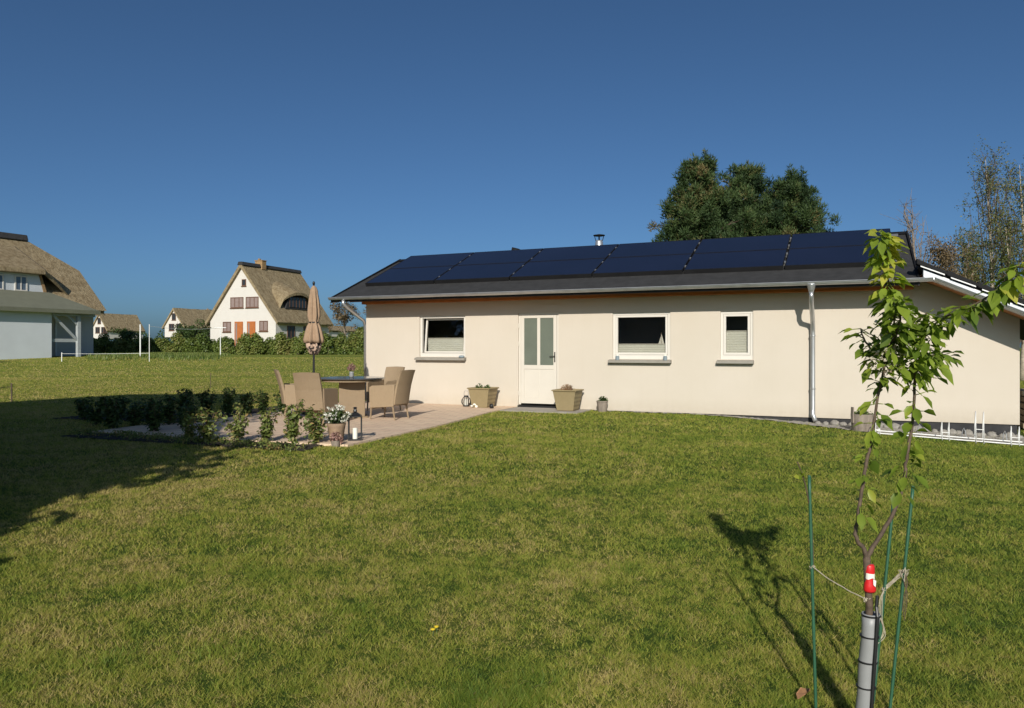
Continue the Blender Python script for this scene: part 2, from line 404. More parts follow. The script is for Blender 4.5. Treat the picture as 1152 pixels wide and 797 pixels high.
# ------------------------------------------------------------------ ground, path, patio
def ground():
    xs = np.concatenate([-np.geomspace(900, 30, 16), np.linspace(-28, 24, 131), np.geomspace(26, 900, 16)])
    ys = np.concatenate([-np.geomspace(700, 22, 12), np.linspace(-20, 60, 201), np.geomspace(62, 1500, 24)])
    X, Y = np.meshgrid(xs, ys); Zz = ter(X, Y)
    mb = MB(); nx, ny = len(xs), len(ys)
    mb.v = list(map(tuple, np.stack([X, Y, Zz], -1).reshape(-1,3).tolist()))
    mb.f = [(j*nx+i, j*nx+i+1, (j+1)*nx+i+1, (j+1)*nx+i) for j in range(ny-1) for i in range(nx-1)]
    mb.build('ground', 'turf', smooth=True, kind='structure')
ground()

PATIO = [(.05,-6.95), (-.02,-5.5), (-.12,-4), (-.3,-2.6), (-.48,-1.4), (-.5,0), (-4.9,0), (-4.6,-3.8), (-4.2,-5.6), (-4.75,-6.0), (-4.6,-7.25), (-2.5,-7.2)]
STRIP = [(-.47,-.95), (1.25,-.95), (1.25,0), (-.47,0)]
GRAVEL = [(1.3,-.12), (3.4,-.16), (5.0,-.30), (6.0,-.8), (6.6,-1.25), (9.6,-1.3), (9.6,0), (1.3,0)]
BED_F = [(-.35,-7.0), (-2.4,-7.22), (-4.6,-7.27), (-4.6,-7.85), (-2.4,-7.75), (-.2,-7.55)]
BED_B = [(-4.95,-.3), (-4.68,-3.8), (-4.3,-5.55), (-7.4,-6.0), (-7.5,-4.6), (-5.6,-4.2), (-5.55,-.4)]
def sheet(name, poly, top, mat, thick=.12, **kw):
    mb = MB(); mb.prism([(a, b, top-thick) for a, b in poly], (0,0,thick))
    o = mb.build(name, mat, **kw); o.location = H0; o.rotation_euler = (0,0,A0); return o
sheet('patio', PATIO, .012, 'paving', .14, kind='structure')
sheet('path', STRIP, .008, 'slab', kind='structure')
def soft_sheet(name, poly, mat, lift, **kw):
    """ground-hugging sheet: grid cells inside the polygon, ragged edge"""
    mb = MB(); P_ = np.array(poly); a0, b0 = P_.min(0)-.1; a1, b1 = P_.max(0)+.1; st = .06
    na, nb = int((a1-a0)/st), int((b1-b0)/st); idx = {}
    def vid(i, j):
        if (i, j) not in idx:
            a = a0+i*st+random.uniform(-.02,.02); b = b0+j*st+random.uniform(-.02,.02); w = loc2w(a, b)
            idx[(i, j)] = len(mb.v); mb.v.append((w.x, w.y, float(ter(w.x, w.y))+lift+random.uniform(0,.018)))
        return idx[(i, j)]
    for i in range(na):
        for j in range(nb):
            if inside(a0+(i+.5)*st, b0+(j+.5)*st, poly): mb.f.append((vid(i,j), vid(i+1,j), vid(i+1,j+1), vid(i,j+1)))
    return mb.build(name, mat, **kw)
def inside(a, b, poly):
    r = False; n = len(poly)
    for i in range(n):
        (x1, y1), (x2, y2) = poly[i], poly[(i+1)%n]
        if (y1 > b) != (y2 > b) and a < (x2-x1)*(b-y1)/(y2-y1)+x1: r = not r
    return r
def inside_np(a, b, poly):
    r = np.zeros(a.shape, bool); n = len(poly)
    for i in range(n):
        (x1, y1), (x2, y2) = poly[i], poly[(i+1)%n]
        if y1 == y2: continue
        r ^= ((y1 > b) != (y2 > b)) & (a < (x2-x1)*(b-y1)/(y2-y1)+x1)
    return r
soft_sheet('gravel_strip', GRAVEL, 'gravel', .006, kind='structure')
soft_sheet('soil_bed', BED_F, 'soil', .006, kind='structure')
soft_sheet('soil_bed', BED_B, 'soil', .006, kind='structure')

def vnoise(x, y, sc, seed):
    g = np.random.default_rng(seed).random((256,256)); u = x/sc+500; v = y/sc+500
    i = np.floor(u).astype(int); j = np.floor(v).astype(int); a = u-i; b = v-j; a = a*a*(3-2*a); b = b*b*(3-2*b)
    q = lambda p, r_: g[p % 256, r_ % 256]
    return q(i,j)*(1-a)*(1-b)+q(i+1,j)*a*(1-b)+q(i,j+1)*(1-a)*b+q(i+1,j+1)*a*b
def grass():
    bands = [(2.3,3.6,30000,.0028,.021), (3.6,5.2,17000,.0034,.022), (5.2,8,8500,.0046,.023), (8,12,3900,.007,.026),
             (12,18,1800,.010,.029), (18,30,480,.018,.024), (30,46,120,.034,.03)]
    VV = []; RR = []
    for (y0, y1, dens, w, h) in bands:
        ym = (y0+y1)/2; hw = .74*y1+1.3; n = int((y1-y0)*2*hw*dens)
        x = rng.uniform(-hw, hw, n); y = rng.uniform(y0, y1, n)
        k = np.abs(x) < .72*y+1.1; x = x[k]; y = y[k]
        t, D = w2loc(x, y)
        k = ~(inside_np(t, D, PATIO) | inside_np(t, D, STRIP) | ((t > -5.1) & (D > -.02) & (t < 9.1)))
        edge = rng.random(len(x)) < .10
        k &= ~((inside_np(t, D, GRAVEL) | inside_np(t, D, BED_F) | inside_np(t, D, BED_B)) & ~edge)
        x = x[k]; y = y[k]; n = len(x)
        # patchy turf: tufts stand a little taller and thicker
        pn = .3*(vnoise(x,y,.55,1)-.5)+.7*(vnoise(x,y,.13,2)-.5)+1.7*(vnoise(x,y,.045,3)-.5)
        hh = h*(1+.55*pn)*rng.uniform(.55, 1.35, n)
        keep = rng.random(n) < .80+.45*pn; x, y, hh, pn = x[keep], y[keep], hh[keep], pn[keep]; n = len(x)
        z = ter(x, y)-.002; a = rng.uniform(0, 2*math.pi, n); lean = rng.uniform(.3, 1.7, n)*hh; la = rng.uniform(0, 2*math.pi, n)
        ww = w*rng.uniform(.6, 1.4, n)
        B = np.stack([x, y, z], -1); s = np.stack([np.cos(a)*ww/2, np.sin(a)*ww/2, 0*a], -1)
        tip = B+np.stack([np.cos(la)*lean, np.sin(la)*lean, hh], -1)
        VV.append(np.stack([B-s, B+s, tip], 1)); RR.append(rng.random(n))
    tx = [];
    for (px, py, k_, r_) in ((545,788,500,.10),(600,782,420,.09),(575,796,420,.10),(250,735,260,.07),(120,745,260,.08),(395,690,200,.06),(700,640,180,.06),(835,700,200,.06),(300,610,180,.07),(480,560,160,.08),(1075,700,200,.07),(880,560,150,.07)):
        g_ = G(px, py); tx.append(np.stack([g_.x+rng.normal(size=k_)*r_, g_.y+rng.normal(size=k_)*r_], -1))
    q = np.concatenate(tx); n = len(q); x, y = q[:,0], q[:,1]; hh = rng.uniform(.025,.05,n); a = rng.uniform(0,6.28,n); la = rng.uniform(0,6.28,n); w = rng.uniform(.003,.005,n)
    B = np.stack([x,y,ter(x,y)-.002],-1); s = np.stack([np.cos(a)*w/2,np.sin(a)*w/2,0*a],-1); tip = B+np.stack([np.cos(la)*hh*.7,np.sin(la)*hh*.7,hh],-1)
    VV.append(np.stack([B-s,B+s,tip],1)); RR.append(rng.random(n)*.35-.25)     # coarser green tufts
    n = 2600; y = rng.uniform(2.4, 9, n); x = rng.uniform(-1,1,n)*(.72*y+.8); a = rng.uniform(0,6.28,n); L = rng.uniform(.02,.07,n)
    B = np.stack([x,y,ter(x,y)+rng.uniform(.012,.024,n)],-1); d_ = np.stack([np.cos(a)*L,np.sin(a)*L,rng.uniform(-.004,.004,n)],-1); s = np.stack([-np.sin(a)*.0016,np.cos(a)*.0016,0*a],-1)
    VV.append(np.stack([B-s, B+s, B+d_], 1)); RR.append(np.full(n, 2.0))      # dry clippings
    np_mesh('lawn_grass', np.concatenate(VV), 3, 'grass', None, np.concatenate(RR), kind='stuff',
            label='short mown grass blades covering the garden lawn', cat='grass')
grass()

# ------------------------------------------------------------------ the long house
house = empty('bungalow', H0, A0, label='long low cream garden house with dark solar roof and grey gutter', cat='house')
TL, TR, DB = -4.52, 8.92, 4.7
def rz_(D): return 2.505+.40*(D+.7)
def lz(t): return 2.80-.475*(t-7.33)          # top of the lean-to roof
# openings on the front wall: (t0, t1, z0, z1)
def opening(x0, x1, y0, y1): return (T(x0), T(x1), Z(x0, y1), Z(x0, y0))
W1 = opening(472, 523.4, 356, 401.5); W2 = opening(689.2, 754, 352, 404); W3 = opening(810.4, 847.2, 350.4, 404.6)
DO = opening(583, 628.4, 352.5, 456.5); DO = (DO[0], DO[1], .06, DO[3])
def front_wall():
    mb = MB(); ops = [W1, DO, W2, W3]; t = TL; top = 2.62; th = .24
    for (a, b, z0, z1) in ops:
        mb.box(t, a, 0, th, .0, top)
        mb.box(a, b, 0, th, z1, top)
        if z0 > .1: mb.box(a, b, 0, th, .0, z0)
        t = b
    mb.box(t, 7.1, 0, th, 0, top)
    mb.prism([(7.1,0,0), (TR,0,0), (TR,0,lz(TR)-.16), (7.1,0,2.66)], (0,th,0))
    return mb
front_wall().build('wall', 'plaster', house)
mb = MB()
mb.prism([(TL,.24,0), (TL,DB,0), (TL,DB,2.7), (TL,2.25,3.62), (TL,.24,2.72)], (.24,0,0)); mb.build('wall', 'plaster', house)
MB().box(TL, TR, DB, DB+.2, 0, 2.7).build('wall', 'plaster', house)
MB().box(TR-.24, TR, .24, DB, 0, lz(TR)-.16).build('wall', 'plaster', house)
MB().box(TL+.03, TR-.03, .03, DB+.1, -.4, -.002).build('plinth', 'plinth', house)
# rooms behind the windows
MB().box(TL+.26, TR-.26, 2.2, 2.3, .05, 2.5).build('interior_wall', 'interior', house)
MB().box(TL+.25, TR-.25, .25, 2.2, .0, .05).build('interior_floor', 'interior', house)
# main roof
ra, rb = -4.99, 7.32
mb = MB(); mb.prism([(ra,-.7,rz_(-.7)), (ra,2.3,rz_(2.3)), (ra,5.4,rz_(-.8)+.03), (ra,5.4,rz_(-.8)-.09), (ra,2.3,rz_(2.3)-.13), (ra,-.7,rz_(-.7)-.10)], (rb-ra,0,0))
mb.build('roof', 'roofing', house)
for x in (ra-.035, rb+.003):     # verge trims
    MB().prism([(x,-.72,rz_(-.7)+.02), (x,2.3,rz_(2.3)+.05), (x,2.3,rz_(2.3)-.16), (x,-.72,rz_(-.7)-.12)], (.033,0,0)).build('verge_trim', 'blackcap', house)
MB().prism([(ra-.03,2.16,rz_(2.3)-.03), (ra-.03,2.3,rz_(2.3)+.04), (ra-.03,2.44,rz_(2.3)-.03)], (rb-ra+.06,0,0)).build('ridge_cap', 'blackcap', house)
# wood under the eaves
MB().box(TL-.02, 7.3, -.16, -.003, 2.37, 2.56).build('eave_board', 'soffit', house, bevel=.004)
mb = MB(); mb.prism([(TL-.02,-.64,rz_(-.64)-.135), (TL-.02,-.1,rz_(-.1)-.30), (TL-.02,-.1,rz_(-.1)-.27), (TL-.02,-.64,rz_(-.64)-.105)], (11.8,0,0)); mb.build('soffit', 'soffit', house)
# lean-to roof at the right end, falling to the right
def lean(name, t0, t1, d0, d1, up, dn, mat, **k):
    MB().prism([(t0,d0,lz(t0)+up), (t1,d0,lz(t1)+up), (t1,d0,lz(t1)-dn), (t0,d0,lz(t0)-dn)], (0,d1-d0,0)).build(name, mat, house, **k)
lean('lean_to_roof', 7.34, 9.9, -.68, 5.3, -.02, .09, 'roofing')
for k in range(6):                # overlapping black verge tiles
    t0 = 7.3+k*.45
    mb = MB(); mb.prism([(t0,-.78,lz(t0)+.035), (t0+.47,-.78,lz(t0+.47)+.012), (t0+.47,-.78,lz(t0+.47)-.045), (t0,-.78,lz(t0)-.06)], (0,.24,0))
    mb.build('verge_tile', 'blackcap', house, bevel=.012)
    MB().prism([(t0+.06,-.795,lz(t0+.06)-.062), (t0+.42,-.795,lz(t0+.42)-.05), (t0+.42,-.795,lz(t0+.42)-.072), (t0+.06,-.795,lz(t0+.06)-.082)], (0,.015,0)).build('verge_flashing', 'whitemetal', house)
lean('verge_board', 7.4, 9.9, -.74, -.66, -.10, .24, 'zinc', bevel=.01)
lean('verge_soffit', 7.4, 9.9, -.65, -.003, -.16, .22, 'soffit')
# gutter
def gutter(pts, name='gutter'):
    """half round trough along pts"""
    mb = MB(); n = 9; r = .058; k = len(pts)
    for i, p_ in enumerate(pts):
        for j in range(n):
            a = math.pi+math.pi*j/(n-1); mb.v.append((p_[0], p_[1]+r*math.cos(a), p_[2]+r*math.sin(a)))
        for j in range(n):
            a = 2*math.pi-math.pi*j/(n-1); mb.v.append((p_[0], p_[1]+(r-.006)*math.cos(a), p_[2]+(r-.006)*math.sin(a)))
    m_ = 2*n
    for i in range(k-1):
        for j in range(m_): mb.f.append((i*m_+j, i*m_+(j+1)%m_, (i+1)*m_+(j+1)%m_, (i+1)*m_+j))
    mb.f += [tuple(range(m_)), tuple(range(k*m_-1, (k-1)*m_-1, -1))]
    for q in (-.058,):
        mb.tube([(p_[0], p_[1]+q, p_[2]) for p_ in pts], .011, 6)
    return mb.build(name, 'zinc', house, smooth=False)
gutter([(-5.03,-.765,2.505), (7.55,-.765,2.505)])
gutter([(7.56,-.80,2.51), (9.9,-.80,2.51-.475*2.34)])
# downpipe with funnel on the front
td = T(914.5, -.1)
mb = MB(); mb.lathe([(.03,2.30),(.055,2.37),(.075,2.455),(.078,2.47)], 16, (td,-.765,0)); mb.build('funnel', 'zinc', house, smooth=True)
dp = MB().tube([(td,-.765,2.33), (td,-.76,2.24), (td,-.66,2.12), (td,-.24,1.86), (td,-.12,1.74), (td,-.10,1.6), (td,-.10,.16), (td+.0,-.12,.07), (td+.05,-.2,-.05)], .042, 14).build('downpipe', 'zinc', house, smooth=True)
for z in (1.55, .55): MB().lathe([(.046,-.015),(.052,-.01),(.052,.01),(.046,.015)], 16, (td,-.10,z)).build('clamp', 'zinc', dp)
tl = T(388, -.7)
MB().tube([(tl,-.765,2.44), (tl,-.765,2.36), (tl+.06,-.70,2.27), (-4.64,-.12,2.06), (-4.60,.02,1.98), (-4.60,.08,1.86), (-4.60,.08,.05)], .04, 12).build('downpipe', 'zinc', house, smooth=True)
# solar panels 6 x 2 on rails
pl = 2.30
ps = Vector((0, 2.1, .895)).normalized(); pn = Vector((0,-ps.z,ps.y))
cols = [-4.60+1.94*k for k in range(6)]
for r_ in range(2):
    for c_, t0 in enumerate(cols):
        o0 = Vector((t0+.011+(.007 if c_ > 3 else 0), .07, 2.905))+ps*(r_*1.152)
        wd, ht = 1.94-.022-(.014 if c_ > 3 else 0), 1.138
        m4 = Matrix(((1,0,0,o0.x),(0,ps.y,pn.y,o0.y),(0,ps.z,pn.z,o0.z),(0,0,0,1)))
        pf = MB().box(0,wd,0,ht,-.035,0,m4).build('solar_panel', 'panel', house)
        if r_ == 0: MB().box(0,wd,-.012,-.001,-.115,.002,m4).build('skirt', 'blackcap', pf)
        e = .012
        fr = MB().box(0,wd,0,e,-.034,.003,m4).box(0,wd,ht-e,ht,-.034,.003,m4).box(0,e,e,ht-e,-.034,.003,m4).box(wd-e,wd,e,ht-e,-.034,.003,m4)
        fr.v = [tuple(Vector(q)) for q in fr.v]; fr.build('panel_frame', 'blackcap', pf)
for d in (.28, .85, 1.44, 2.0):
    o0 = Vector((0, .07, 2.905))+ps*d-pn*.065
    m4 = Matrix(((1,0,0,0),(0,ps.y,pn.y,o0.y),(0,ps.z,pn.z,o0.z),(0,0,0,1)))
    MB().box(-4.66, 7.16, -.02, .02, -.02, .02, m4).build('mounting_rail', 'zinc', house)
for t0 in cols[1:]:               # bright clamps between columns
    for d in (.28, .85, 1.44, 2.0):
        o0 = Vector((t0, .07, 2.905))+ps*d
        MB().box(-.014,.014,-.03,.03,-.03,.004, Matrix(((1,0,0,o0.x),(0,ps.y,pn.y,o0.y),(0,ps.z,pn.z,o0.z),(0,0,0,1)))).build('panel_clamp', 'zinc', house)
# flue and vent behind the ridge
tf = T(674, 3.2)
fl = MB().lathe([(.10,3.30),(.10,4.02),(.085,4.04),(.085,4.07)], 18, (tf,3.2,0)).build('flue', 'zinc', house, smooth=True)
mb = MB().lathe([(.12,4.18),(.15,4.19),(.15,4.205),(.02,4.23)], 18, (tf,3.2,0))
for k in range(4): a = k*math.pi/2+.4; mb.tube([(tf+.085*math.cos(a),3.2+.085*math.sin(a),4.06),(tf+.12*math.cos(a),3.2+.12*math.sin(a),4.19)], .01, 5)
mb.build('flue_cap', 'blackcap', fl)
tv = T(582, 2.9)
MB().tube([(tv+.42,2.9,3.50),(tv+.28,2.9,3.74),(tv+.02,2.85,3.86),(tv-.12,2.8,3.89)], [.07,.075,.08,.085], 14).build('vent_pipe', 'blackcap', house, smooth=True)

# windows
def window(op, blind_frac, tilt=False, sillx=(.10,.06)):
    a, b, z0, z1 = op; fw = .055; y0 = .035
    w = MB(); w.box(a,b,y0,y0+.07,z0,z0+fw+.03).box(a,b,y0,y0+.07,z1-fw,z1).box(a,a+fw,y0,y0+.07,z0+fw+.03,z1-fw).box(b-fw,b,y0,y0+.07,z0+fw+.03,z1-fw)
    wo = w.build('window', 'white', house, bevel=.004)
    # raised plaster reveal line round the opening
    sb = .045; a2, b2, c2, d2 = a+fw+.004, b-fw-.004, z0+fw+.034, z1-fw-.004
    if not tilt:
        MB().box(a2,b2,y0-.012,y0+.05,c2,c2+sb).box(a2,b2,y0-.012,y0+.05,d2-sb,d2).box(a2,a2+sb,y0-.012,y0+.05,c2+sb,d2-sb).box(b2-sb,b2,y0-.012,y0+.05,c2+sb,d2-sb).build('sash', 'white', wo, bevel=.004)
        MB().box(a2+sb,b2-sb,y0+.015,y0+.021,c2+sb,d2-sb).build('pane', 'glass', wo)
    else:
        sb = .035; th = -R(7)
        m4 = Matrix.Translation((0,y0+.03,c2)) @ Matrix.Rotation(th, 4, 'X') @ Matrix.Translation((0,-(y0+.03),-c2))
        MB().box(a2+.05,b2,y0-.004,y0+.05,c2,c2+sb,m4).box(a2+.05,b2,y0-.004,y0+.05,d2-sb,d2,m4).box(a2+.05,a2+.05+sb,y0-.004,y0+.05,c2+sb,d2-sb,m4).box(b2-.012,b2,y0-.004,y0+.05,c2+sb,d2-sb,m4).build('sash', 'white', wo, bevel=.003)
        MB().box(a2+.05+sb,b2-.012,y0+.015,y0+.021,c2+sb,d2-sb,m4).build('pane', 'glass', wo)
    # pleated blind covering the lower part
    bz = c2+(d2-c2)*blind_frac; n = max(6, int((bz-c2)/.025)); bm_ = MB(); pts = []
    for i in range(n+1): pts.append((c2+sb*.6+(bz-c2-sb*.6)*i/n, .128+(.006 if i % 2 else 0)))
    xa, xb = a2+(.10 if tilt else .03), b2-.02
    bm_.v = [(xa, y, z) for z, y in pts]+[(xb, y, z) for z, y in pts]+[(xa, y+.003, z) for z, y in pts]+[(xb, y+.003, z) for z, y in pts]; q = n+1
    for i in range(n): bm_.f += [(i, q+i, q+i+1, i+1), (2*q+i+1, 3*q+i+1, 3*q+i, 2*q+i)]
    bm_.f += [(n, q+n, 3*q+n, 2*q+n)]
    bm_.build('blind', 'blind', wo)
    MB().box(xa, xb, .118,.142,bz,bz+.015).build('blind_rail', 'white', wo)
    MB().prism([(a-sillx[0],-.125,z0-.078),(a-sillx[0],-.125,z0-.03),(a-sillx[0],.034,z0-.004),(a-sillx[0],.034,z0-.012),(a-sillx[0],-.002,z0-.082)], (b-a+sillx[0]+sillx[1],0,0)).build('sill', 'sill', wo, bevel=.003)
    return wo
window(W1, .42, tilt=True, sillx=(.07,.03))
window(W2, .26, sillx=(.07,.03))
window(W3, .58, sillx=(.06,.02))
# door
a, b, z0, z1 = DO; y0 = .03
df = MB().box(a,a+.05,y0,y0+.08,z0,z1).box(b-.05,b,y0,y0+.08,z0,z1).box(a+.05,b-.05,y0,y0+.08,z1-.05,z1).build('door_frame', 'door', house, bevel=.004)
a1, b1, c1, d1 = a+.056, b-.056, z0+.03, z1-.056
gz0 = Z(605, 411); gz1 = min(Z(605, 357), d1-.06); am = (a1+b1)/2; s = .075
door = MB().box(a1,a1+s,y0-.006,y0+.045,c1,d1).box(b1-s,b1,y0-.006,y0+.045,c1,d1).box(am-.035,am+.035,y0-.006,y0+.045,gz0,gz1).box(a1+s,b1-s,y0-.006,y0+.045,gz1,d1).box(a1+s,b1-s,y0-.006,y0+.045,gz0-.09,gz0).box(a1+s,b1-s,y0-.006,y0+.045,c1,c1+.13).box(a1+s,b1-s,y0+.006,y0+.04,c1+.13,gz0-.09).box(am-.012,am+.012,y0-.002,y0+.01,c1+.13,gz0-.09).build('door', 'door', house, bevel=.004)
for (x0, x1) in ((a1+s, am-.035), (am+.035, b1-s)): MB().box(x0,x1,y0+.01,y0+.02,gz0,gz1).build('pane', 'doorglass', door)
hz = Z(625, 402); hx = b1-.04
MB().box(hx-.012,hx+.012,y0-.016,y0-.006,hz-.11,hz+.11).tube([(hx,y0-.01,hz+.02),(hx,y0-.05,hz+.02),(hx-.11,y0-.05,hz+.015)], .009, 8).build('handle', 'black', door)
MB().box(a-.01,b+.01,-.02,.10,.012,.045).build('threshold', 'black', house)
for z in (z0+.25, z0+1.35, z0+1.75): MB().box(a-.012,a+.022,.012,.03,z-.05,z+.05).build('hinge', 'door', df, bevel=.004)

# ------------------------------------------------------------------ window and wall side things
def at_wall(px, py_base, D, z=None):
    """place on the ground in front of the wall at offset D"""
    w = loc2w(T(px, D), D); return Vector((w.x, w.y, float(ter(w.x, w.y)) if z is None else z))
def planter(px, D, wt, wb, h, **kw):
    t = empty('planter', at_wall(px, 0, D, .012), A0+.0, **kw)
    mb = MB(); mb.v = [(-wb/2,-wb/2,0),(wb/2,-wb/2,0),(wb/2,wb/2,0),(-wb/2,wb/2,0),(-wt/2,-wt/2,h),(wt/2,-wt/2,h),(wt/2,wt/2,h),(-wt/2,wt/2,h)]
    i_ = wt/2-.03; mb.v += [(-i_,-i_,h),(i_,-i_,h),(i_,i_,h),(-i_,i_,h),(-i_,-i_,h-.05),(i_,-i_,h-.05),(i_,i_,h-.05),(-i_,i_,h-.05)]
    mb.f = [(3,2,1,0),(0,1,5,4),(1,2,6,5),(2,3,7,6),(3,0,4,7)]+[(4+j,4+(j+1)%4,8+(j+1)%4,8+j) for j in range(4)]+[(8+j,8+(j+1)%4,12+(j+1)%4,12+j) for j in range(4)]
    mb.build('basket', 'wickerpot', t, bevel=.008)
    rim = MB(); q = wt/2+.008
    for (p_, r_) in (((-q,-q),(q,-q)),((q,-q),(q,q)),((q,q),(-q,q)),((-q,q),(-q,-q))): rim.tube([(*p_,h),(*r_,h)], .016, 6)
    rim.build('rim', 'wickerpot', t); MB().box(-i_,i_,-i_,i_,h-.048,h-.03).build('soil', 'soil', t); return t
p1 = planter(543.5, -.42, .50, .36, .42, label='square wicker planter with dark low plants left of the door', cat='planter', group='wicker planters by the door')
C, d, _ = clumps([(-.1,0,.42),(.08,.05,.40),(.14,-.1,.4)], [.1,.09,.08], 260); leaves('plant', C, .05, 'laurel', p1)
p2 = planter(638.8, -.42, .50, .36, .42, label='square wicker planter with pale dry grass right of the door', cat='planter', group='wicker planters by the door')
C, d, _ = clumps([(-.02,0,.46)], [.14], 500); leaves('plant', C*np.array([1,1,.9]), .06, basic and 'dryleaf', p2, aspect=.2)
mb = MB()
for k in range(160):
    a = random.uniform(0,6.28); e = random.uniform(.2,1.3); r_ = random.uniform(.1,.19)
    mb.tube([(0,0,.38),(r_*math.cos(a)*math.cos(e)*.6,r_*math.sin(a)*math.cos(e)*.6,.38+r_*math.sin(e)*.8),(r_*math.cos(a)*math.cos(e),r_*math.sin(a)*math.cos(e),.38+r_*math.sin(e))], [.004,.004,.002], 3)
mb.build('dry_grass_tuft', 'timber', p2)
# small pot
sp = empty('flower_pot', at_wall(677.5, 0, -.28), 0, label='small brown pot with a green succulent beside the cream wall', cat='flower pot')
MB().lathe([(.09,0),(.115,.2),(.122,.21),(.122,.235),(.105,.235),(.10,.2)], 18).build('pot', 'bucket', sp)
C, d, _ = clumps([(0,0,.24),(.05,.02,.25)], [.09,.07], 300); leaves('plant', C, .045, 'laurel', sp, up=.6)
# bucket with moss on the right
bk = empty('plant_tub', at_wall(970, 0, -.95), .2, label='weathered round tub with green moss standing by the right gravel', cat='plant tub')
MB().lathe([(.16,0),(.18,.15),(.185,.3),(.17,.3),(.165,.26),(.02,.26)], 20).build('tub', 'bucket', bk)
MB().box(-.20,-.18,-.03,.03,.15,.42).build('stave', 'bucket', bk)
C, d, _ = clumps([(0,0,.29),(.06,0,.29),(-.05,.03,.28)], [[.15,.15,.08]]*3, 500); leaves('moss', C, .035, 'moss', bk)
# wire lantern by the planter
ln = empty('lantern', at_wall(524.5, 0, -.42, .012), 0, label='small round black wire lantern with white candle beside wicker planter', cat='lantern')
MB().lathe([(.05,0),(.075,.01),(.075,.02),(.04,.03)], 18).build('base', 'black', ln)
mb = MB()
for k in range(12):
    a = k*math.pi/6; mb.tube([(.065*math.cos(a),.065*math.sin(a),.02),(.105*math.cos(a),.105*math.sin(a),.09),(.10*math.cos(a),.10*math.sin(a),.15),(.05*math.cos(a),.05*math.sin(a),.215)], .006, 5)
mb.build('cage', 'black', ln)
MB().lathe([(.055,.21),(.05,.24),(.045,.245)], 16).build('collar', 'black', ln)
MB().lathe([(.04,.025),(.04,.16),(.01,.165)], 14).build('candle', 'candle', ln)
MB().tube([(-.045,0,.24),(-.05,0,.30),(-.03,0,.35),(.03,0,.35),(.05,0,.30),(.045,0,.24)], .005, 6).build('handle', 'zinc', ln)
mb = MB()
for k in range(9): mb.rock((random.uniform(-.12,.14), random.uniform(-.05,.06), random.uniform(.02,.07)), (.035,.03,.025))
o = mb.build('shell_heap', 'candle', label='small heap of pale shells on paving between lantern and planter', cat='shells'); o.location = at_wall(536.5, 0, -.62, .012)
o = MB().rock((0,0,.05), (.055,.05,.055), 12).build('dark_ball', 'black', smooth=True, label='small dark round stone in front of the left wicker planter', cat='stone'); o.location = at_wall(553, 0, -.68, .012)
# sill ornaments
def on_sill(px, op, D=-.05): w = loc2w(T(px, D), D); return Vector((w.x, w.y, op[2]-.022))
o = MB().lathe([(.05,0),(.07,.02),(.06,.05),(.02,.06)], 12).build('ceramic_dish', 'bluedecor', label='small blue grey dish on the sill of the tilted window', cat='dish'); o.location = on_sill(519.3, W1)
for px, l in ((694.5, 'small glass jar at the left end of the middle window sill'), (748.3, 'small glass jar at the right end of the middle window sill')):
    j = empty('glass_jar', on_sill(px, W2), 0, label=l, cat='jar', group='jars on the window sill')
    MB().lathe([(.038,0),(.042,.01),(.042,.075),(.03,.09)], 14).build('jar', 'bluedecor', j); MB().lathe([(.033,.091),(.033,.112)], 14).build('lid', 'candle', j)
sb = empty('toy_sailboat', loc2w(T(744.5,.2), .17, W2[2]+.28), A0, label='small white sailboat ornament behind the middle window', cat='ornament')
MB().prism([(-.06,-.012,0),(.05,-.012,0),(.07,-.012,.03),(-.08,-.012,.03)], (0,.024,0)).build('hull', 'timber', sb)
MB().prism([(.0,-.004,.04),(.06,-.004,.04),(.0,-.004,.25)], (0,.006,0)).prism([(-.01,-.004,.04),(-.06,-.004,.04),(-.01,-.004,.20)], (0,.006,0)).build('sail', 'sail', sb)
MB().tube([(-.004,0,.02),(-.004,0,.27)], .004, 5).build('mast', 'timber', sb)
# shelf behind glass that carries the boat
MB().box(W2[0]-.2, W2[1]+.2, .15, .22, W2[2]+.25, W2[2]+.28).build('inner_shelf', 'interior', house)
# plinth stones along the right end
for k in range(26):
    t = 5.75+k*.125+random.uniform(-.03,.03); D = -.16+random.uniform(-.1,.06); w = loc2w(t, D); s_ = random.uniform(.055,.10)
    o = MB().rock((0,0,s_*.35), (s_, s_*.8, s_*random.uniform(.6,.9))).build('field_stone', 'stone', smooth=True, cat='stone', group='stones along the foot of the wall',
        label='rough grey field stone in the row along the foot of the wall'); o.location = (w.x, w.y, float(ter(w.x,w.y)))
# white tubular frame on the lawn edge
rk = empty('metal_rack', (0,0,0), 0, label='low white metal tube frame with upright hoops along the gravel', cat='metal frame')
def gp(px, D, z): t = T(px, D); w = loc2w(t, D); return Vector((w.x, w.y, float(ter(w.x, w.y))+z))
fr_ = MB().tube([gp(984,-1.42,.03), gp(1060,-1.42,.03), gp(1160,-1.42,.03)], .009, 8); fr_.build('rail', 'whitemetal', rk)
MB().tube([gp(986,-1.2,.05), gp(1060,-1.2,.05), gp(1150,-1.2,.05)], .009, 8).build('rail', 'whitemetal', rk)
for (px, h, w_) in ((985,.20,5), (1060,.29,8), (1098,.50,9), (1138,.30,9)):
    for q in (px, px+w_):
        MB().tube([gp(q,-1.44,.0), gp(q-.3,-1.43,h*.6), gp(q-.3,-1.38,h*.93), gp(q-.4,-1.31,h), gp(q-.8,-1.24,h*.93), gp(q-1.3,-1.2,h*.6), gp(q-1.7,-1.2,.0)], .0065, 8).build('hoop', 'whitemetal', rk, smooth=True)
    MB().tube([gp(px,-1.435,h*.45), gp(px+w_,-1.435,h*.45)], .006, 8).build('rung', 'whitemetal', rk)
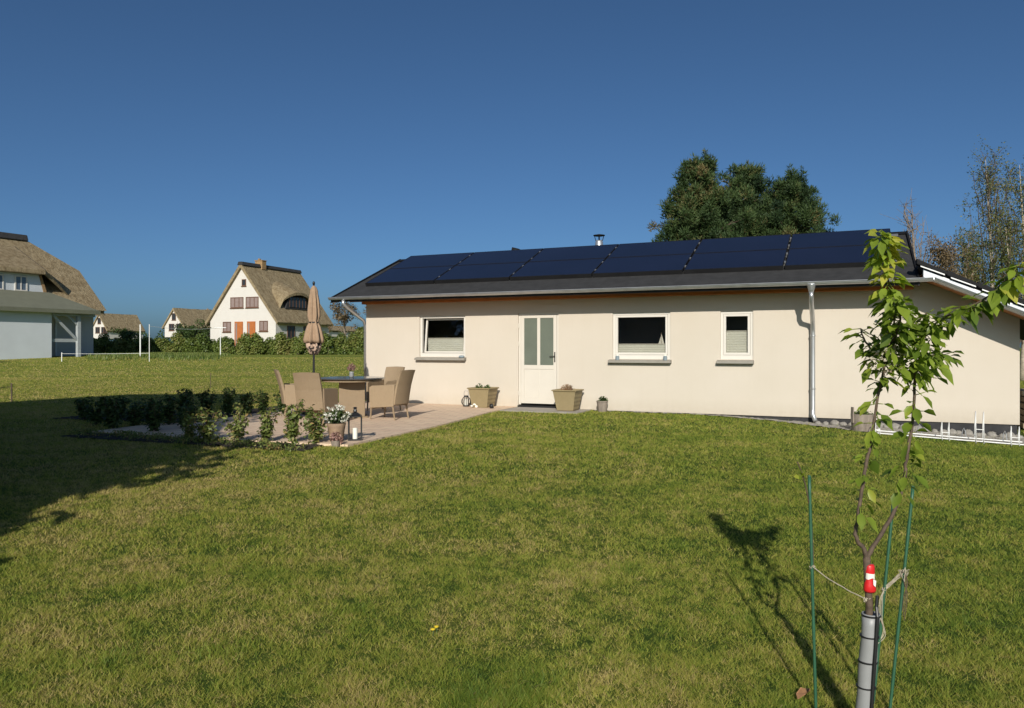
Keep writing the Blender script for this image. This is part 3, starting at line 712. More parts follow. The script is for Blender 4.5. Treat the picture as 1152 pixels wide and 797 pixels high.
for (px, l) in ((1032,'small grey wire hoop in the gravel behind the first part of white frame'), (1082,'small grey wire hoop in the gravel between two hoops of white frame'), (1128,'small grey wire hoop in the gravel near the right house corner')):
    o = MB().tube([gp(px,-.75,0), gp(px+.8,-.75,.12), gp(px+2.5,-.75,.17), gp(px+4,-.75,.12), gp(px+5,-.75,0)], .008, 7).build('wire_hoop', 'zinc', label=l, cat='hoop', group='wire hoops in gravel')
# timber stack behind the right corner
ts = loc2w(9.9, 1.6); tb = empty('timber_stack', (ts.x, ts.y, float(ter(ts.x,ts.y))), A0, label='stack of pale boards stored behind the right corner of the house', cat='timber stack')
for k in range(6): MB().box(-.75+random.uniform(0,.05),.8,-.5,.5,.06+k*.12,.15+k*.12).build('board', 'timber', tb, bevel=.006)
for x in (-.5,.5): MB().box(x-.06,x+.06,-.5,.5,-.02,.058).build('bearer', 'plinth', tb)

# ------------------------------------------------------------------ terrace furniture
def make_chair(**kw):
    """origin on the ground, sitter faces +y"""
    t = empty('wicker_armchair', **kw); w = .27; t.scale = (.92,.92,.945)
    MB().box(-w+.035,w-.035,-.24,.27,.33,.43).build('seat', 'wicker', t, bevel=.02)
    # curved high backrest leaning away
    mb = MB(); n = 8; rows = [(.30,-.25),(.45,-.27),(.65,-.31),(.85,-.37),(.95,-.41)]
    for s_ in (0, 1):
        for (z, y) in rows:
            for i in range(n+1):
                x = -w+.01+(2*w-.02)*i/n; c = .05*(1-(2*i/n-1)**2); wid = 1-.04*(z-.3)
                mb.v.append((x*wid, y-c-(.045 if s_ else 0), z+(.012*(1-(2*i/n-1)**2) if z > .9 else 0)))
    q = len(rows)*(n+1)
    for j in range(len(rows)-1):
        for i in range(n):
            k = j*(n+1)+i; mb.f += [(k,k+1,k+n+2,k+n+1),(q+k,q+k+n+1,q+k+n+2,q+k+1)]
    for i in range(n): k = (len(rows)-1)*(n+1)+i; mb.f += [(k,k+1,q+k+1,q+k),(i,q+i,q+i+1,i+1)]
    for j in range(len(rows)-1):
        k = j*(n+1); mb.f += [(k,k+n+1,q+k+n+1,q+k),(k+n,q+k+n,q+k+2*n+1,k+2*n+1)]
    mb.build('backrest', 'wicker', t, smooth=False)
    for s_ in (-1, 1):
        x = s_*(w-.02)
        MB().prism([(x-.025,-.27,.26),(x-.025,.29,.22),(x-.025,.30,.62),(x-.025,.24,.655),(x-.025,-.30,.68)], (.05,0,0)).build('armrest', 'wicker', t, bevel=.012)
        for (y0, y1) in ((.26,.28),(-.24,-.29)):
            MB().tube([(x,y0,.28),(x,y1,.0)], [.022,.016], 8).build('leg', 'wicker', t)
    MB().box(-w+.04,w-.04,.235,.28,.20,.34).build('front_apron', 'wicker', t, bevel=.01)
    return t
pz = .012
def xy(px, Y): return ((px-CX)/F*Y, Y, pz)
c0 = make_chair(label='wicker armchair nearest the lawn with its tall back to the camera', cat='chair', group='wicker armchairs round the table')
c0.location = xy(357, 12.75); c0.rotation_euler = (0,0,R(-12))
for (px, Y, rz, l) in ((337, 14.1, -72, 'wicker armchair on the far left side of the table beside the shrubs'),
                       (438, 13.95, 66, 'wicker armchair at right of the table seen from its side'),
                       (432, 15.75, 152, 'wicker armchair behind the table near the house corner')):
    copy_tree(c0, xy(px, Y), R(rz), label=l, cat='chair', group='wicker armchairs round the table')
tbx = empty('garden_table', xy(396, 14.3), R(12), label='round dark topped garden table on a square wicker pedestal', cat='table')
MB().lathe([(.60,.725),(.62,.73),(.62,.745),(.60,.75)], 48).build('tabletop', 'tabletop', tbx, smooth=False)
MB().lathe([(.56,.68),(.56,.724)], 36).build('apron', 'wicker', tbx)
MB().box(-.24,.24,-.24,.24,.02,.68).build('pedestal', 'wicker', tbx, bevel=.015)
MB().box(-.29,.29,-.29,.29,.0,.03).build('foot', 'wicker', tbx, bevel=.01)
vs = empty('vase', (*xy(395.5, 14.2)[:2], pz+.752), 0, label='little glass vase of dried pink flowers on the round table', cat='vase')
MB().lathe([(.035,0),(.045,.03),(.04,.09),(.045,.11)], 16).build('glass', 'guard', vs, smooth=True)
C, d, _ = clumps([(0,0,.2),(.04,0,.17),(-.04,.01,.17)], [.07,.05,.05], 350); leaves('flowers', C, .03, 'pinkpetal', vs)
MB().tube([(0,0,.1),(.01,0,.2)], .004, 4).tube([(0,0,.1),(-.03,0,.17)], .004, 4).build('stem', 'bark', vs)
# parasol
pr = empty('parasol', (*xy(353, 15.0)[:2], pz), 0, label='closed brown fabric parasol on a dark pole behind the table', cat='parasol')
MB().tube([(0,0,.03),(0,0,2.5)], .022, 12).build('pole', 'black', pr)
MB().lathe([(.24,0),(.24,.04),(.05,.06),(.035,.3),(.03,.3)], 24).build('base', 'plinth', pr)
MB().lathe([(.012,2.52),(.02,2.56),(.028,2.59),(.02,2.62),(.005,2.63)], 12).build('finial', 'black', pr)
mb = MB(); prof = [(.02,2.54),(.055,2.50),(.085,2.42),(.088,2.36),(.10,2.2),(.115,2.0),(.12,1.85),(.10,1.72),(.105,1.68),(.13,1.6),(.165,1.45),(.19,1.30),(.185,1.22),(.14,1.23)]
n = 64
for k, (r_, z) in enumerate([(a0, 2.55-(2.55-b0)*.86) for a0, b0 in prof]):
    for j in range(n):
        a_ = 2*math.pi*j/n; am_ = .05 if z > 2.38 else .24 if z < 1.78 or z > 1.9 else .12
        q = r_*(1+am_*math.cos(8*a_+.5*math.sin(3*a_)+z*.7)+.06*math.cos(3*a_+2*z))
        q *= .86; mb.v.append((q*math.cos(a_)*(1.05), q*math.sin(a_), z+(.03*math.sin(8*a_) if z < 1.25 else 0)))
mb.f = [(i*n+j, i*n+(j+1)%n, (i+1)*n+(j+1)%n, (i+1)*n+j) for i in range(len(prof)-1) for j in range(n)]
mb.build('canopy', 'fabric', pr, smooth=True)
MB().lathe([(.098,1.80),(.098,1.825)], 24).build('strap', 'black', pr)
mb = MB(); prof = [(.11,1.46),(.13,1.38),(.12,1.28),(.08,1.21),(.03,1.22)]
for k, (r_, z) in enumerate(prof):
    for j in range(48):
        a_ = 2*math.pi*j/48; q = r_*(1+.28*math.cos(8*a_+1.1)+.1*math.sin(5*a_)); mb.v.append((q*math.cos(a_), q*math.sin(a_), z+.05*math.sin(8*a_+2)))
mb.f = [(i*48+j, i*48+(j+1)%48, (i+1)*48+(j+1)%48, (i+1)*48+j) for i in range(4) for j in range(48)]
def lining():
    m, n_, out = nt('patterned_lining'); p = n_.nodes.new('ShaderNodeBsdfPrincipled')
    lk(n_, ramp(n_, noise(n_, objco(n_), 16, 2), [(.44,(.03,.022,.02)),(.52,(.5,.36,.27))]), p.inputs['Base Color']); p.inputs['Roughness'].default_value = .9
    lk(n_, p.outputs[0], out.inputs[0]); return m
mb.build('lining', lining(), pr, smooth=True)

# flower pot with white daisies, lantern with candle, small purple pot at the terrace corner
fp = empty('flower_pot', xy(378.5, 10.62), .2, label='brown ribbed pot overflowing with white daisies at the terrace edge', cat='flower pot')
MB().lathe([(.085,0),(.10,.08),(.118,.20),(.128,.25),(.118,.255),(.11,.23)], 28, lobes=14, amp=.03).build('pot', 'terracotta', fp, smooth=True)
C, d, _ = clumps([(0,0,.33),(.08,0,.34),(-.08,.02,.32),(0,-.06,.36),(.04,.05,.38)], [.11,.1,.1,.09,.09], 900); leaves('foliage', C, .035, 'laurel', fp)
C, d, _ = clumps([(0,0,.36)], [[.21,.17,.15]], 95, .15)
C = C[C[:,2] > .27]; q = []
for c in C:
    for k in range(7): a_ = k*.9; q.append(c+np.array([.012*math.cos(a_),-.006,.012*math.sin(a_)]))
leaves('flowers', np.array(q), .024, 'petal', fp, aspect=.8)
lb = empty('lantern', xy(399.5, 10.75), .15, label='tall black metal frame lantern with a white candle by the daisies', cat='lantern')
MB().box(-.095,.095,-.095,.095,0,.02).build('base', 'black', lb)
mb = MB()
for x in (-.088,.088):
    for y in (-.088,.088): mb.box(x-.007,x+.007,y-.007,y+.007,.02,.33)
mb.build('frame', 'black', lb)
MB().lathe([(.13,.33),(.13,.345),(.05,.39),(.03,.39)], 4).build('roof', 'black', lb).rotation_euler = (0,0,math.pi/4)
MB().lathe([(.035,.02),(.035,.17),(.01,.175)], 14).build('candle', 'candle', lb)
MB().lathe([(.02,.39),(.03,.41),(.02,.44),(.03,.46),(.01,.47)], 10).build('knob', 'black', lb)
sp2 = empty('flower_pot', xy(377.5, 10.25), 0, label='small low pot of dark purple leaves below the white daisies', cat='flower pot')
sp2.location.z = float(ter(sp2.location.x, sp2.location.y))
MB().lathe([(.05,0),(.065,.09),(.055,.09)], 14).build('pot', 'bucket', sp2)
C, d, _ = clumps([(0,0,.13),(.05,0,.10)], [.08,.06], 260); leaves('plant', C, .04, 'pinkpetal', sp2)

# ------------------------------------------------------------------ shrubs along the terrace
def shrub_proto(mat, h, w, n, leaf, nst=5, **kw):
    t = empty('shrub', **kw); cs = []; rr = []; st = MB()
    for k in range(nst):
        a_ = random.uniform(0,6.28); r_ = random.uniform(.15,.9)*w/2; top = h*random.uniform(.75,1.0)
        tip = Vector((r_*math.cos(a_), r_*math.sin(a_), top)); mid = Vector((tip.x*.45, tip.y*.45, top*.5))
        st.tube([(0,0,0), mid, tip], [.009,.007,.003], 5)
        for f in np.linspace(.25, 1, 7):
            p_ = Vector((0,0,0)).lerp(mid, f*2) if f < .5 else mid.lerp(tip, f*2-1)
            cs.append(p_+Vector((random.uniform(-.04,.04), random.uniform(-.04,.04), 0))); rr.append(w*random.uniform(.13,.22)*(1.25-f*.5))
    st.build('stem', 'bark', t)
    C, d, _ = clumps(cs, rr, n, .7); leaves('foliage', C, leaf, mat, t, aspect=.5, up=.5, outward=d*.5)
    return t
lau = [shrub_proto('laurel', .62, .50, 620, .075, 7) for _ in range(3)]
red = [shrub_proto('redtip', .54, .46, 520, .062, 6) for _ in range(3)]
used = set()
def put_shrub(protos, px, Y, sc, l, grp, cat='shrub'):
    k = random.randrange(len(protos)); p = protos[k]; g_ = onground(px, Y); r_ = random.uniform(0,6.28)
    if id(p) not in used:
        used.add(id(p)); p.location = g_; p.rotation_euler = (0,0,r_); p.scale = (sc,)*3; tag(p, l, cat, grp); return
    wx = 1.4 if 'shaded' in grp else 1.1
    copy_tree(p, g_, r_, scale=(sc*wx,sc*wx,sc*random.uniform(.85,1.15)), label=l, cat=cat, group=grp)
back = [(318,15.0,.85,'next to the wicker chair'),(297,15.0,.9,'second from the wicker chair'),(277,14.9,.95,'third from the wicker chair'),(256,14.8,1.05,'fourth from the wicker chair'),
        (231,14.6,1.05,'below the thin stake on the lawn'),(205,14.3,1.15,'at the edge of the big shadow')]
for (px, Y, s_, l) in back: put_shrub(lau, px, Y, s_*.88, 'young green laurel '+l+' in the back border', 'young laurels in the back border')
shade = [(190,12.9,1.25),(165,13.6,1.1),(176,11.9,1.15),(150,12.8,1.1),(135,13.8,1.15),(128,12.3,1.2),(108,13.0,1.1),(96,14.0,1.0),(206,12.5,.9),(212,13.7,.9)]
shl = ['behind the pale path','at the far end of the shaded bed','at the near end of the path','in the middle of the bed','at the far side of the shaded bed','at the near side of the shaded bed',
       'toward the left of the shaded bed','at the left tip of the shaded bed','where the path enters the shade','between shaded bed and back border']
for (px, Y, s_), l in zip(shade, shl): put_shrub(lau, px, Y, s_*.66, 'dark bushy laurel in the big shadow '+l, 'dark laurels in the shaded bed')
front = [(213,10.75,.75,'leftmost low one at the edge of the shadow'),(232,10.7,1.0,'tall slim one in front of the blue shaded path'),(266,10.6,.95,'second from the shadow edge'),
         (299,10.55,.98,'in the middle of the front bed'),(329,10.5,1.0,'left of the nearest chair'),(355,10.45,.98,'right below the nearest chair')]
for (px, Y, s_, l) in front: put_shrub(red, px, Y, s_, 'red tipped young shrub '+l, 'red tipped shrubs in the front bed')
for p_ in lau+red:
    if id(p_) not in used:
        for ch in [x for x in bpy.data.objects if x.parent == p_]: bpy.data.objects.remove(ch)
        bpy.data.objects.remove(p_)
C = []
for k in range(150):
    t = random.uniform(-4.6,-.3); D = random.uniform(-7.7,-7.3); w = loc2w(t, D)
    for _ in range(18): C.append((w.x+random.gauss(0,.04), w.y+random.gauss(0,.04), float(ter(w.x,w.y))+random.uniform(.01,.09)))
leaves('ground_cover', C, .035, 'redtip', None, kind='stuff', label='low mixed ground cover along the front bed', cat='ground cover')

# ------------------------------------------------------------------ fruit sapling, its stakes and ties
Ys = 2.78
def SP(px, py, dy=0): return P(px, py, Ys+dy)
sap = empty('fruit_sapling', onground(971, Ys), 0, label='young fruit sapling with two leafy branches and a red tag', cat='sapling')
o_ = sap.location
def rel(v): return v-o_
trunk_pts = [onground(971,Ys), SP(974,780), SP(977,720), SP(978,680), SP(976,655), SP(975,628)]
MB().tube([rel(p) for p in trunk_pts], [.018,.017,.015,.013,.012,.013], 10).build('trunk', 'bark', sap, smooth=True)
def wobble(pts, k=4):
    pts = [Vector(p) for p in pts]; out = []
    for i in range(len(pts)-1):
        p0 = pts[max(i-1,0)]; p1 = pts[i]; p2 = pts[i+1]; p3 = pts[min(i+2,len(pts)-1)]
        for j in range(k):
            t = j/k; out.append(.5*((2*p1)+(p2-p0)*t+(2*p0-5*p1+4*p2-p3)*t*t+(3*p1-p0-3*p2+p3)*t**3))
    return out+[pts[-1]]
left = [(975,630,0),(972,618,0),(963,605,.0),(964,588,.01),(968,560,.02),(974,525,.03),(982,490,.05),(985,462,.06),(992,430,.07),(997,405,.06),(1003,380,.04),(1006,350,.0),(1000,318,-.03),(996,285,-.04),(992,262,-.05)]
right = [(975,630,0),(982,616,0),(997,592,.0),(1010,565,.01),(1018,535,.02),(1021,510,.02),(1026,480,.03),(1029,445,.02),(1029,415,.0),(1034,390,-.03),(1052,365,-.06),(1078,350,-.09),(1105,338,-.13),(1130,318,-.17),(1148,298,-.2)]
mid = [(1003,385,.04),(1020,375,.02),(1030,365,0),(1042,352,-.03)]
lft2 = [(997,405,.06),(985,398,.09),(974,385,.12),(968,370,.15)]
rt2 = [(1029,415,0),(1042,405,.05),(1056,398,.1),(1064,402,.12)]
lf3 = [(1000,392,.05),(1010,372,-.08),(1012,350,-.12),(1004,335,-.13)]
paths = []
for (pp, r0, r1) in ((left,.0085,.002),(right,.0085,.002),(mid,.005,.0015),(lft2,.006,.002),(rt2,.006,.002),(lf3,.005,.002)):
    w_ = wobble([rel(SP(*q)) for q in pp]); n = len(w_)
    w_ = [p+Vector((random.gauss(0,.0015),random.gauss(0,.0015),0)) for p in w_]
    rad = [(r0+(r1-r0)*i/n)*(1.15 if i % 9 == 3 else 1) for i in range(n)]
    MB().tube(w_, rad, 8).build('branch', 'bark', sap, smooth=True); paths.append(w_)
# leaves: folded, drooping, with a pointed tip
def leafgeo(base, d, nrm, L, wd):
    """8 vertices: midrib 4 + 2 sides 2 each"""
    s_ = np.cross(d, nrm); dr = np.array([0,0,-1.])
    pts = []
    for f, w, dp in ((0,0,0),(.3,.42,.03),(.62,.5,.12),(1,0,.32)):
        c = base+d*L*f+dr*L*dp; pts.append((c, w))
    V = [pts[0][0], pts[1][0], pts[2][0], pts[3][0]]
    for k in (1, 2):
        c, w = pts[k]; V += [c+s_*wd*w+nrm*wd*.16, c-s_*wd*w+nrm*wd*.16]
    return V
LF = [(0,4,1,1),(1,4,6,2),(2,6,3,3),(0,1,5,5),(1,2,7,5),(2,3,7,7)]
def sapling_leaves():
    V = []; st = MB()
    def one(p, spread, Lm=.052):
        a_ = random.uniform(0,6.28); el = random.uniform(-.9,.35)
        d = np.array([math.cos(a_)*math.cos(el), math.sin(a_)*math.cos(el), math.sin(el)])
        off = d*random.uniform(.012, spread); b = np.array(p)+off
        st.tube([p, Vector(b)], [.0018,.0014], 4)
        nrm = np.array([random.gauss(0,.4), random.gauss(-.15,.4), 1.]); nrm -= d*nrm.dot(d); nrm /= np.linalg.norm(nrm)
        L = Lm*random.uniform(.65,1.25); V.append(leafgeo(b, d, nrm, L, L*random.uniform(.42,.68)))
    for k, w_ in enumerate(paths):
        n = len(w_)
        for i, p in enumerate(w_):
            f = i/n; z = p.z+o_.z
            if k == 0: dn = 0 if f < .24 else (2.2 if f < .56 else (5 if f < .72 else 10))
            elif k == 1: dn = 0 if f < .24 else (2.4 if f < .55 else 6)
            else: dn = 3.2
            m_ = int(dn)+(random.random() < dn-int(dn))
            for _ in range(m_): one(p, .042 if dn > 2 else .025)
    # dense middle where the branches meet
    for _ in range(55):
        p = rel(SP(random.gauss(1012,18), random.uniform(345,430), random.uniform(-.12,.1))); one(p, .05)
    for _ in range(22):
        p = rel(SP(random.gauss(1040,12), random.uniform(385,412), random.uniform(-.1,.1))); one(p, .04)
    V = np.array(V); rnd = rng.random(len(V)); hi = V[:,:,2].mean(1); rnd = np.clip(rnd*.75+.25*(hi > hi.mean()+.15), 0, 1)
    N = len(V); me = bpy.data.meshes.new('foliage'); vv = V.reshape(-1,3); tris = []
    base = [(0,4,1),(1,4,6),(1,6,2),(2,6,3),(0,1,5),(1,7,5),(1,2,7),(2,3,7)]
    for i in range(N): tris += [tuple(8*i+q for q in t) for t in base]
    nb_ = len(vv); me.from_pydata(vv.tolist()+st.v, [], tris+[tuple(nb_+q for q in f) for f in st.f]); at = me.attributes.new('rnd','FLOAT','POINT'); at.data.foreach_set('value', np.concatenate([np.repeat(rnd,8), np.full(len(st.v), .6)]).astype(np.float32))
    me.materials.append(M['saplingleaf']); me.polygons.foreach_set('use_smooth', np.ones(len(me.polygons), bool))
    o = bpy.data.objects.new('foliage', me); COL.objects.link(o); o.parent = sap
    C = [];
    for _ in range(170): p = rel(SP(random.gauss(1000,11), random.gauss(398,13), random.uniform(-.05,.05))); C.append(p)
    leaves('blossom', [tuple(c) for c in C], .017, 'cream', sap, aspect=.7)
sapling_leaves()
# plastic trunk guard with dark slit and cable ties
g0, g1 = rel(onground(970,Ys)), rel(SP(980,690)); gd = (g1-g0).normalized()
mb = MB(); n = 28; r_ = .030; vs_ = []
fx, fy = Vector((1,0,0)), Vector((0,1,0))
for kk in range(12):
    c = g0.lerp(g1, kk/11); 
    for j in range(n):
        a_ = -math.pi*.30+2*math.pi*(j/(n-1))*.955; q = r_*(1+.05*math.sin(kk*1.3+a_*2)); mb.v.append(c+fx*q*math.cos(a_)+fy*q*math.sin(a_)*1)
for kk in range(11):
    for j in range(n-1): mb.f.append((kk*n+j, kk*n+j+1, (kk+1)*n+j+1, (kk+1)*n+j))
gu = mb.build('trunk_guard', 'guard', sap, smooth=True); sm_ = gu.modifiers.new('thick','SOLIDIFY'); sm_.thickness = .003
for f in (.42,.62,.82,.985):
    c = g0.lerp(g1, f); MB().lathe([(.0315,-.003),(.034,-.002),(.034,.002),(.0315,.003)], 20, c).build('cable_tie', 'black', sap)
MB().tube([g0.lerp(g1,.0)+Vector((.009,-.036,0)), g0.lerp(g1,.5)+Vector((.008,-.036,0)), g1+Vector((.007,-.035,.0)), g1+Vector((.010,-.02,.03)), g1+Vector((.014,-.018,.07))], .0065, 8).build('support_strip', 'black', sap)
# red and white tag round the stem
c = rel(SP(978,650)); 
MB().lathe([(.0125,.050),(.0155,.044),(.0165,.024),(.0145,.004),(.0155,-.010),(.019,-.026),(.0205,-.044),(.017,-.052),(.011,-.050)], 18, c-Vector((0,.003,0)), lobes=2, amp=.10).build('tag', 'red', sap, smooth=True)
mb = MB(); k_ = 10
for j in range(k_+1):
    a_ = -math.pi*.95+math.pi*1.05*j/k_; zz = .020-.004*j/k_
    for dz in (0, -.019-.004*math.sin(j)): mb.v.append(c+Vector((.0172*math.cos(a_), .0172*math.sin(a_)-.003, zz+dz)))
for j in range(k_): mb.f.append((2*j, 2*j+1, 2*j+3, 2*j+2))
mb.build('tag_label', 'candle', sap).modifiers.new('thick','SOLIDIFY').thickness = .0012
MB().prism([c+Vector((.004,-.022,.0)), c+Vector((.016,-.020,-.006)), c+Vector((.012,-.023,-.028)), c+Vector((.004,-.024,-.020))], (0,.0015,0)).build('tag_flap', 'candle', sap)
# stakes
def stake(xt, yt, Yb, xb, label):
    b_ = onground(xb, Yb); yb_top = Yb+.0; top = P(xt, yt, Yb+.03)
    t = empty('plant_stake', b_, 0, label=label, cat='stake', group='green stakes round the sapling')
    d = top-b_; pts = [d*k/14 for k in range(-1, 15)]
    MB().tube(pts, [.0062*(1.12 if k % 3 == 0 else 1) for k in range(16)], 8).build('pole', 'stake', t, smooth=True)
    MB().lathe([(.0068,0),(.0075,.006),(.004,.012)], 8, d-Vector((0,0,.004))).build('cap', 'stake', t); return b_, top
s1 = stake(910.5, 537, 2.98, 918, 'green garden stake standing alone left of the sapling')
s2 = stake(1005.5, 560, 3.05, 982, 'green stake nearest the sapling stem on its right')
s3 = stake(1027, 549, 3.0, 1001, 'rightmost green stake leaning right of the sapling')
def on(s_, f): return s_[0].lerp(s_[1], f)
def frac(s_, py):
    best = 0
    for k in range(101):
        q = on(s_, k/100); y = HY-(q.z-EYE)/q.y*F
        if abs(y-py) < abs(HY-(on(s_, best).z-EYE)/on(s_, best).y*F-py): best = k/100
    return best
def knot(mb, c, r_, n=26):
    pts = [c+Vector((random.gauss(0,r_), random.gauss(0,r_), random.gauss(0,r_*1.3))) for _ in range(n)]
    mb.tube(pts, .0016, 4, cap=False)
def twine(a, b, sag, ka, kb, label, dbl=1):
    mb = MB(); mb.v = []
    for q in range(dbl):
        o2 = Vector((0, 0, q*.007)); pts = [a.lerp(b, k/12)+o2-Vector((0,0,sag*math.sin(math.pi*k/12)))+Vector((random.gauss(0,.001),0,random.gauss(0,.001))) for k in range(13)]
        mb.tube(pts, .0022, 5)
    if ka: knot(mb, a, ka)
    if kb: knot(mb, b, kb)
    mb.build('twine', 'twine', label=label, cat='twine', group='twine ties on the sapling')
stem = SP(977, 680)
twine(on(s1, frac(s1,637)), stem+Vector((-.012,0,.02)), .01, .007, .006, 'long thin twine from the left stake to the sapling stem')
twine(on(s2, frac(s2,664)), on(s3, frac(s3,643)), .003, .007, .011, 'knotted twine band joining the two right hand stakes', 3)
mb = MB(); a_ = on(s3, frac(s3,645))
for q in range(3): mb.tube(wobble([a_+Vector((.002*q,-.009,0)), a_+Vector((.006-.006*q,-.014,-.04)), a_+Vector((-.006+.006*q,-.012,-.09)), a_+Vector((-.014+.004*q,-.012,-.15-.02*q))]), .0017, 5)
mb.build('twine', 'bark', label='loose dark twine ends hanging down the rightmost stake', cat='twine', group='twine ties on the sapling')
mb = MB(); a_ = on(s2, frac(s2,664))
for q in range(3): mb.tube(wobble([a_+Vector((-.008,-.009,.004*q)), a_+Vector((-.026+.005*q,-.016,-.03)), a_+Vector((-.030+.006*q,-.018,-.09-.01*q)), a_+Vector((-.010+.004*q,-.012,-.15-.014*q)), a_+Vector((-.02-.006*q,-.012,-.19-.01*q))]), .0014, 5)
mb.build('twine', 'twine', label='looped pale twine between sapling stem and nearest stake', cat='twine', group='twine ties on the sapling')
# side twig with leaves at the left stake top
tw = empty('young_shoot', onground(919, 3.05), 0, label='thin leafy shoot growing up against the left stake', cat='shoot')
b_ = tw.location; pts = [Vector((0,0,0)), P(916,700,3.04)-b_, P(914,600,3.03)-b_, P(909,560,3.0)-b_, P(903,535,2.98)-b_, P(897,520,2.96)-b_]
MB().tube(wobble(pts), .0026, 6).build('stem', 'bark', tw, smooth=True)
C = [tuple(P(random.gauss(904,5), random.gauss(534,6), 2.97)-b_) for _ in range(7)]; leaves('leaves', C, .028, 'saplingleaf', tw, aspect=.6)
# dry leaf at the foot
g_ = G(905, 788); o = MB().prism([(-.09,-.02,0),(-.03,-.035,.02),(.03,-.02,.035),(.06,0,.01),(.0,.03,.03),(-.06,.02,.01)], (0,0,.003)).build('dry_leaf', 'dryleaf', label='curled brown dead leaf on the grass by the left stake', cat='leaf'); o.location = g_+Vector((0,0,.02)); o.scale = (.6,.6,.8); o.rotation_euler = (0,0,.5)
for (px, py, l) in ((487,713,'tiny yellow dandelion flower in the middle of the front lawn'), (491,710,'smaller yellow flower just behind the dandelion on the lawn')):
    g_ = G(px, py+4); fl_ = empty('dandelion', g_, 0, label=l, cat='flower', group='yellow flowers on the lawn')
    MB().tube([(0,0,0),(.003,0,.035)], .0015, 5).build('stem', 'stake', fl_); MB().lathe([(.004,.034),(.011,.038),(.012,.042),(.004,.045)], 12).build('blossom', 'yellow', fl_)

# ------------------------------------------------------------------ posts and sticks on the far lawn
def post(px, ytop, ybot, r_, mat, label, name='clothes_post', arm=None):
    g_ = G(px, ybot); h = EYE+(HY-ytop)/F*g_.y-g_.z
    t = empty(name, g_, 0, label=label, cat='post' if 'post' in name else 'stick')
    MB().tube([(0,0,-.05),(0,0,h)], r_, 10).build('pole', mat, t)
    if arm: MB().tube([(-arm[0],0,h-.05),(arm[1],0,h-.05)], .025, 8).build('arm', mat, t)
    else: MB().lathe([(r_*1.25,h),(r_*1.25,h+.02),(r_*.5,h+.04)], 10).build('cap', mat, t)
    return g_, h
q1 = post(157.8, 366, 403, .038, 'whitemetal', 'thick white washing line post next to the thin one')
q2 = post(168, 366, 407, .018, 'whitemetal', 'thin white washing line post nearest the shaded bushes')
q3 = post(248, 368, 402, .026, 'whitemetal', 'white T shaped washing line post in front of thatched house', arm=(.35,.35))
q4 = post(69.5, 397.5, 407, .022, 'whitemetal', 'short leaning white post holding the low cord near the carport', name='low_post')
def cord(a, b, sag, label):
    pts = [a.lerp(b, k/12)-Vector((0,0,sag*math.sin(math.pi*k/12))) for k in range(13)]
    MB().tube(pts, .008, 5).build('cord', 'whitemetal', label=label, cat='cord')
cord(q4[0]+Vector((0,0,q4[1]-.03)), q2[0]+Vector((0,0,.45)), .02, 'low white cord from short post to thin white post')
cord(q2[0]+Vector((0,0,q2[1]-.06)), q3[0]+Vector((0,0,q3[1]-.06)), .12, 'high washing line between the thin post and the T post')
post(13, 433, 452, .018, 'trunk', 'dark thin stick standing in the shaded lawn', name='garden_stick')
post(237, 421, 437, .010, 'trunk', 'slender twig stake on the lawn behind the laurels', name='garden_stick')

# ------------------------------------------------------------------ trees, hedge, far bushes
def limb_tree(name, base, h, crown_c, crown_r, n, leaf, mat, bark, label, cat, group=None, ncl=46, cl=(.5,.9), tr=.16, shell=.55, nl=14, up=.3, lean=0, aspect=.55):
    t = empty(name, base, 0, label=label, cat=cat, group=group); cc = Vector(crown_c); cr = np.array(crown_r)
    cs = []
    while len(cs) < ncl:
        d = unit(rng.normal(size=3)); f = rng.random()**shell; p = np.array(cc)+d*f*cr
        if p[2] > h*.12: cs.append(p)
    top = Vector((lean, 0, h*.93)); tp = [Vector((lean*f*f,0,h*.93*f))+Vector((random.gauss(0,.03),random.gauss(0,.03),0))*f*h*.12 for f in np.linspace(0,1,9)]
    MB().tube(tp, [tr*(1.25-1.15*f) for f in np.linspace(0,1,9)], 9).build('trunk', bark, t, smooth=True)
    lb_ = MB()
    for c in cs[:nl*3:1][:nl*2]:
        c = Vector(c); f = max(.2, min(.9, (c.z/h)*.75)); s_ = Vector((lean*f*f,0,h*.93*f)); m_ = s_.lerp(c,.55)+Vector((0,0,.06*h*random.random()))
        lb_.tube([s_, m_, c], [tr*.38*(1.1-f), tr*.22*(1.1-f), .012], 6)
    lb_.build('limb', bark, t)
    C, d, i = clumps(cs, rng.uniform(cl[0], cl[1], size=(ncl,1))*np.array([[1,1,.75]]), n, .45)
    leaves('crown', C, leaf, mat, t, up=up, outward=d*.7, rnd=np.clip(rng.random(n)*.6+(rng.random(ncl)[i])*.4, 0, 1), aspect=aspect)
    return t
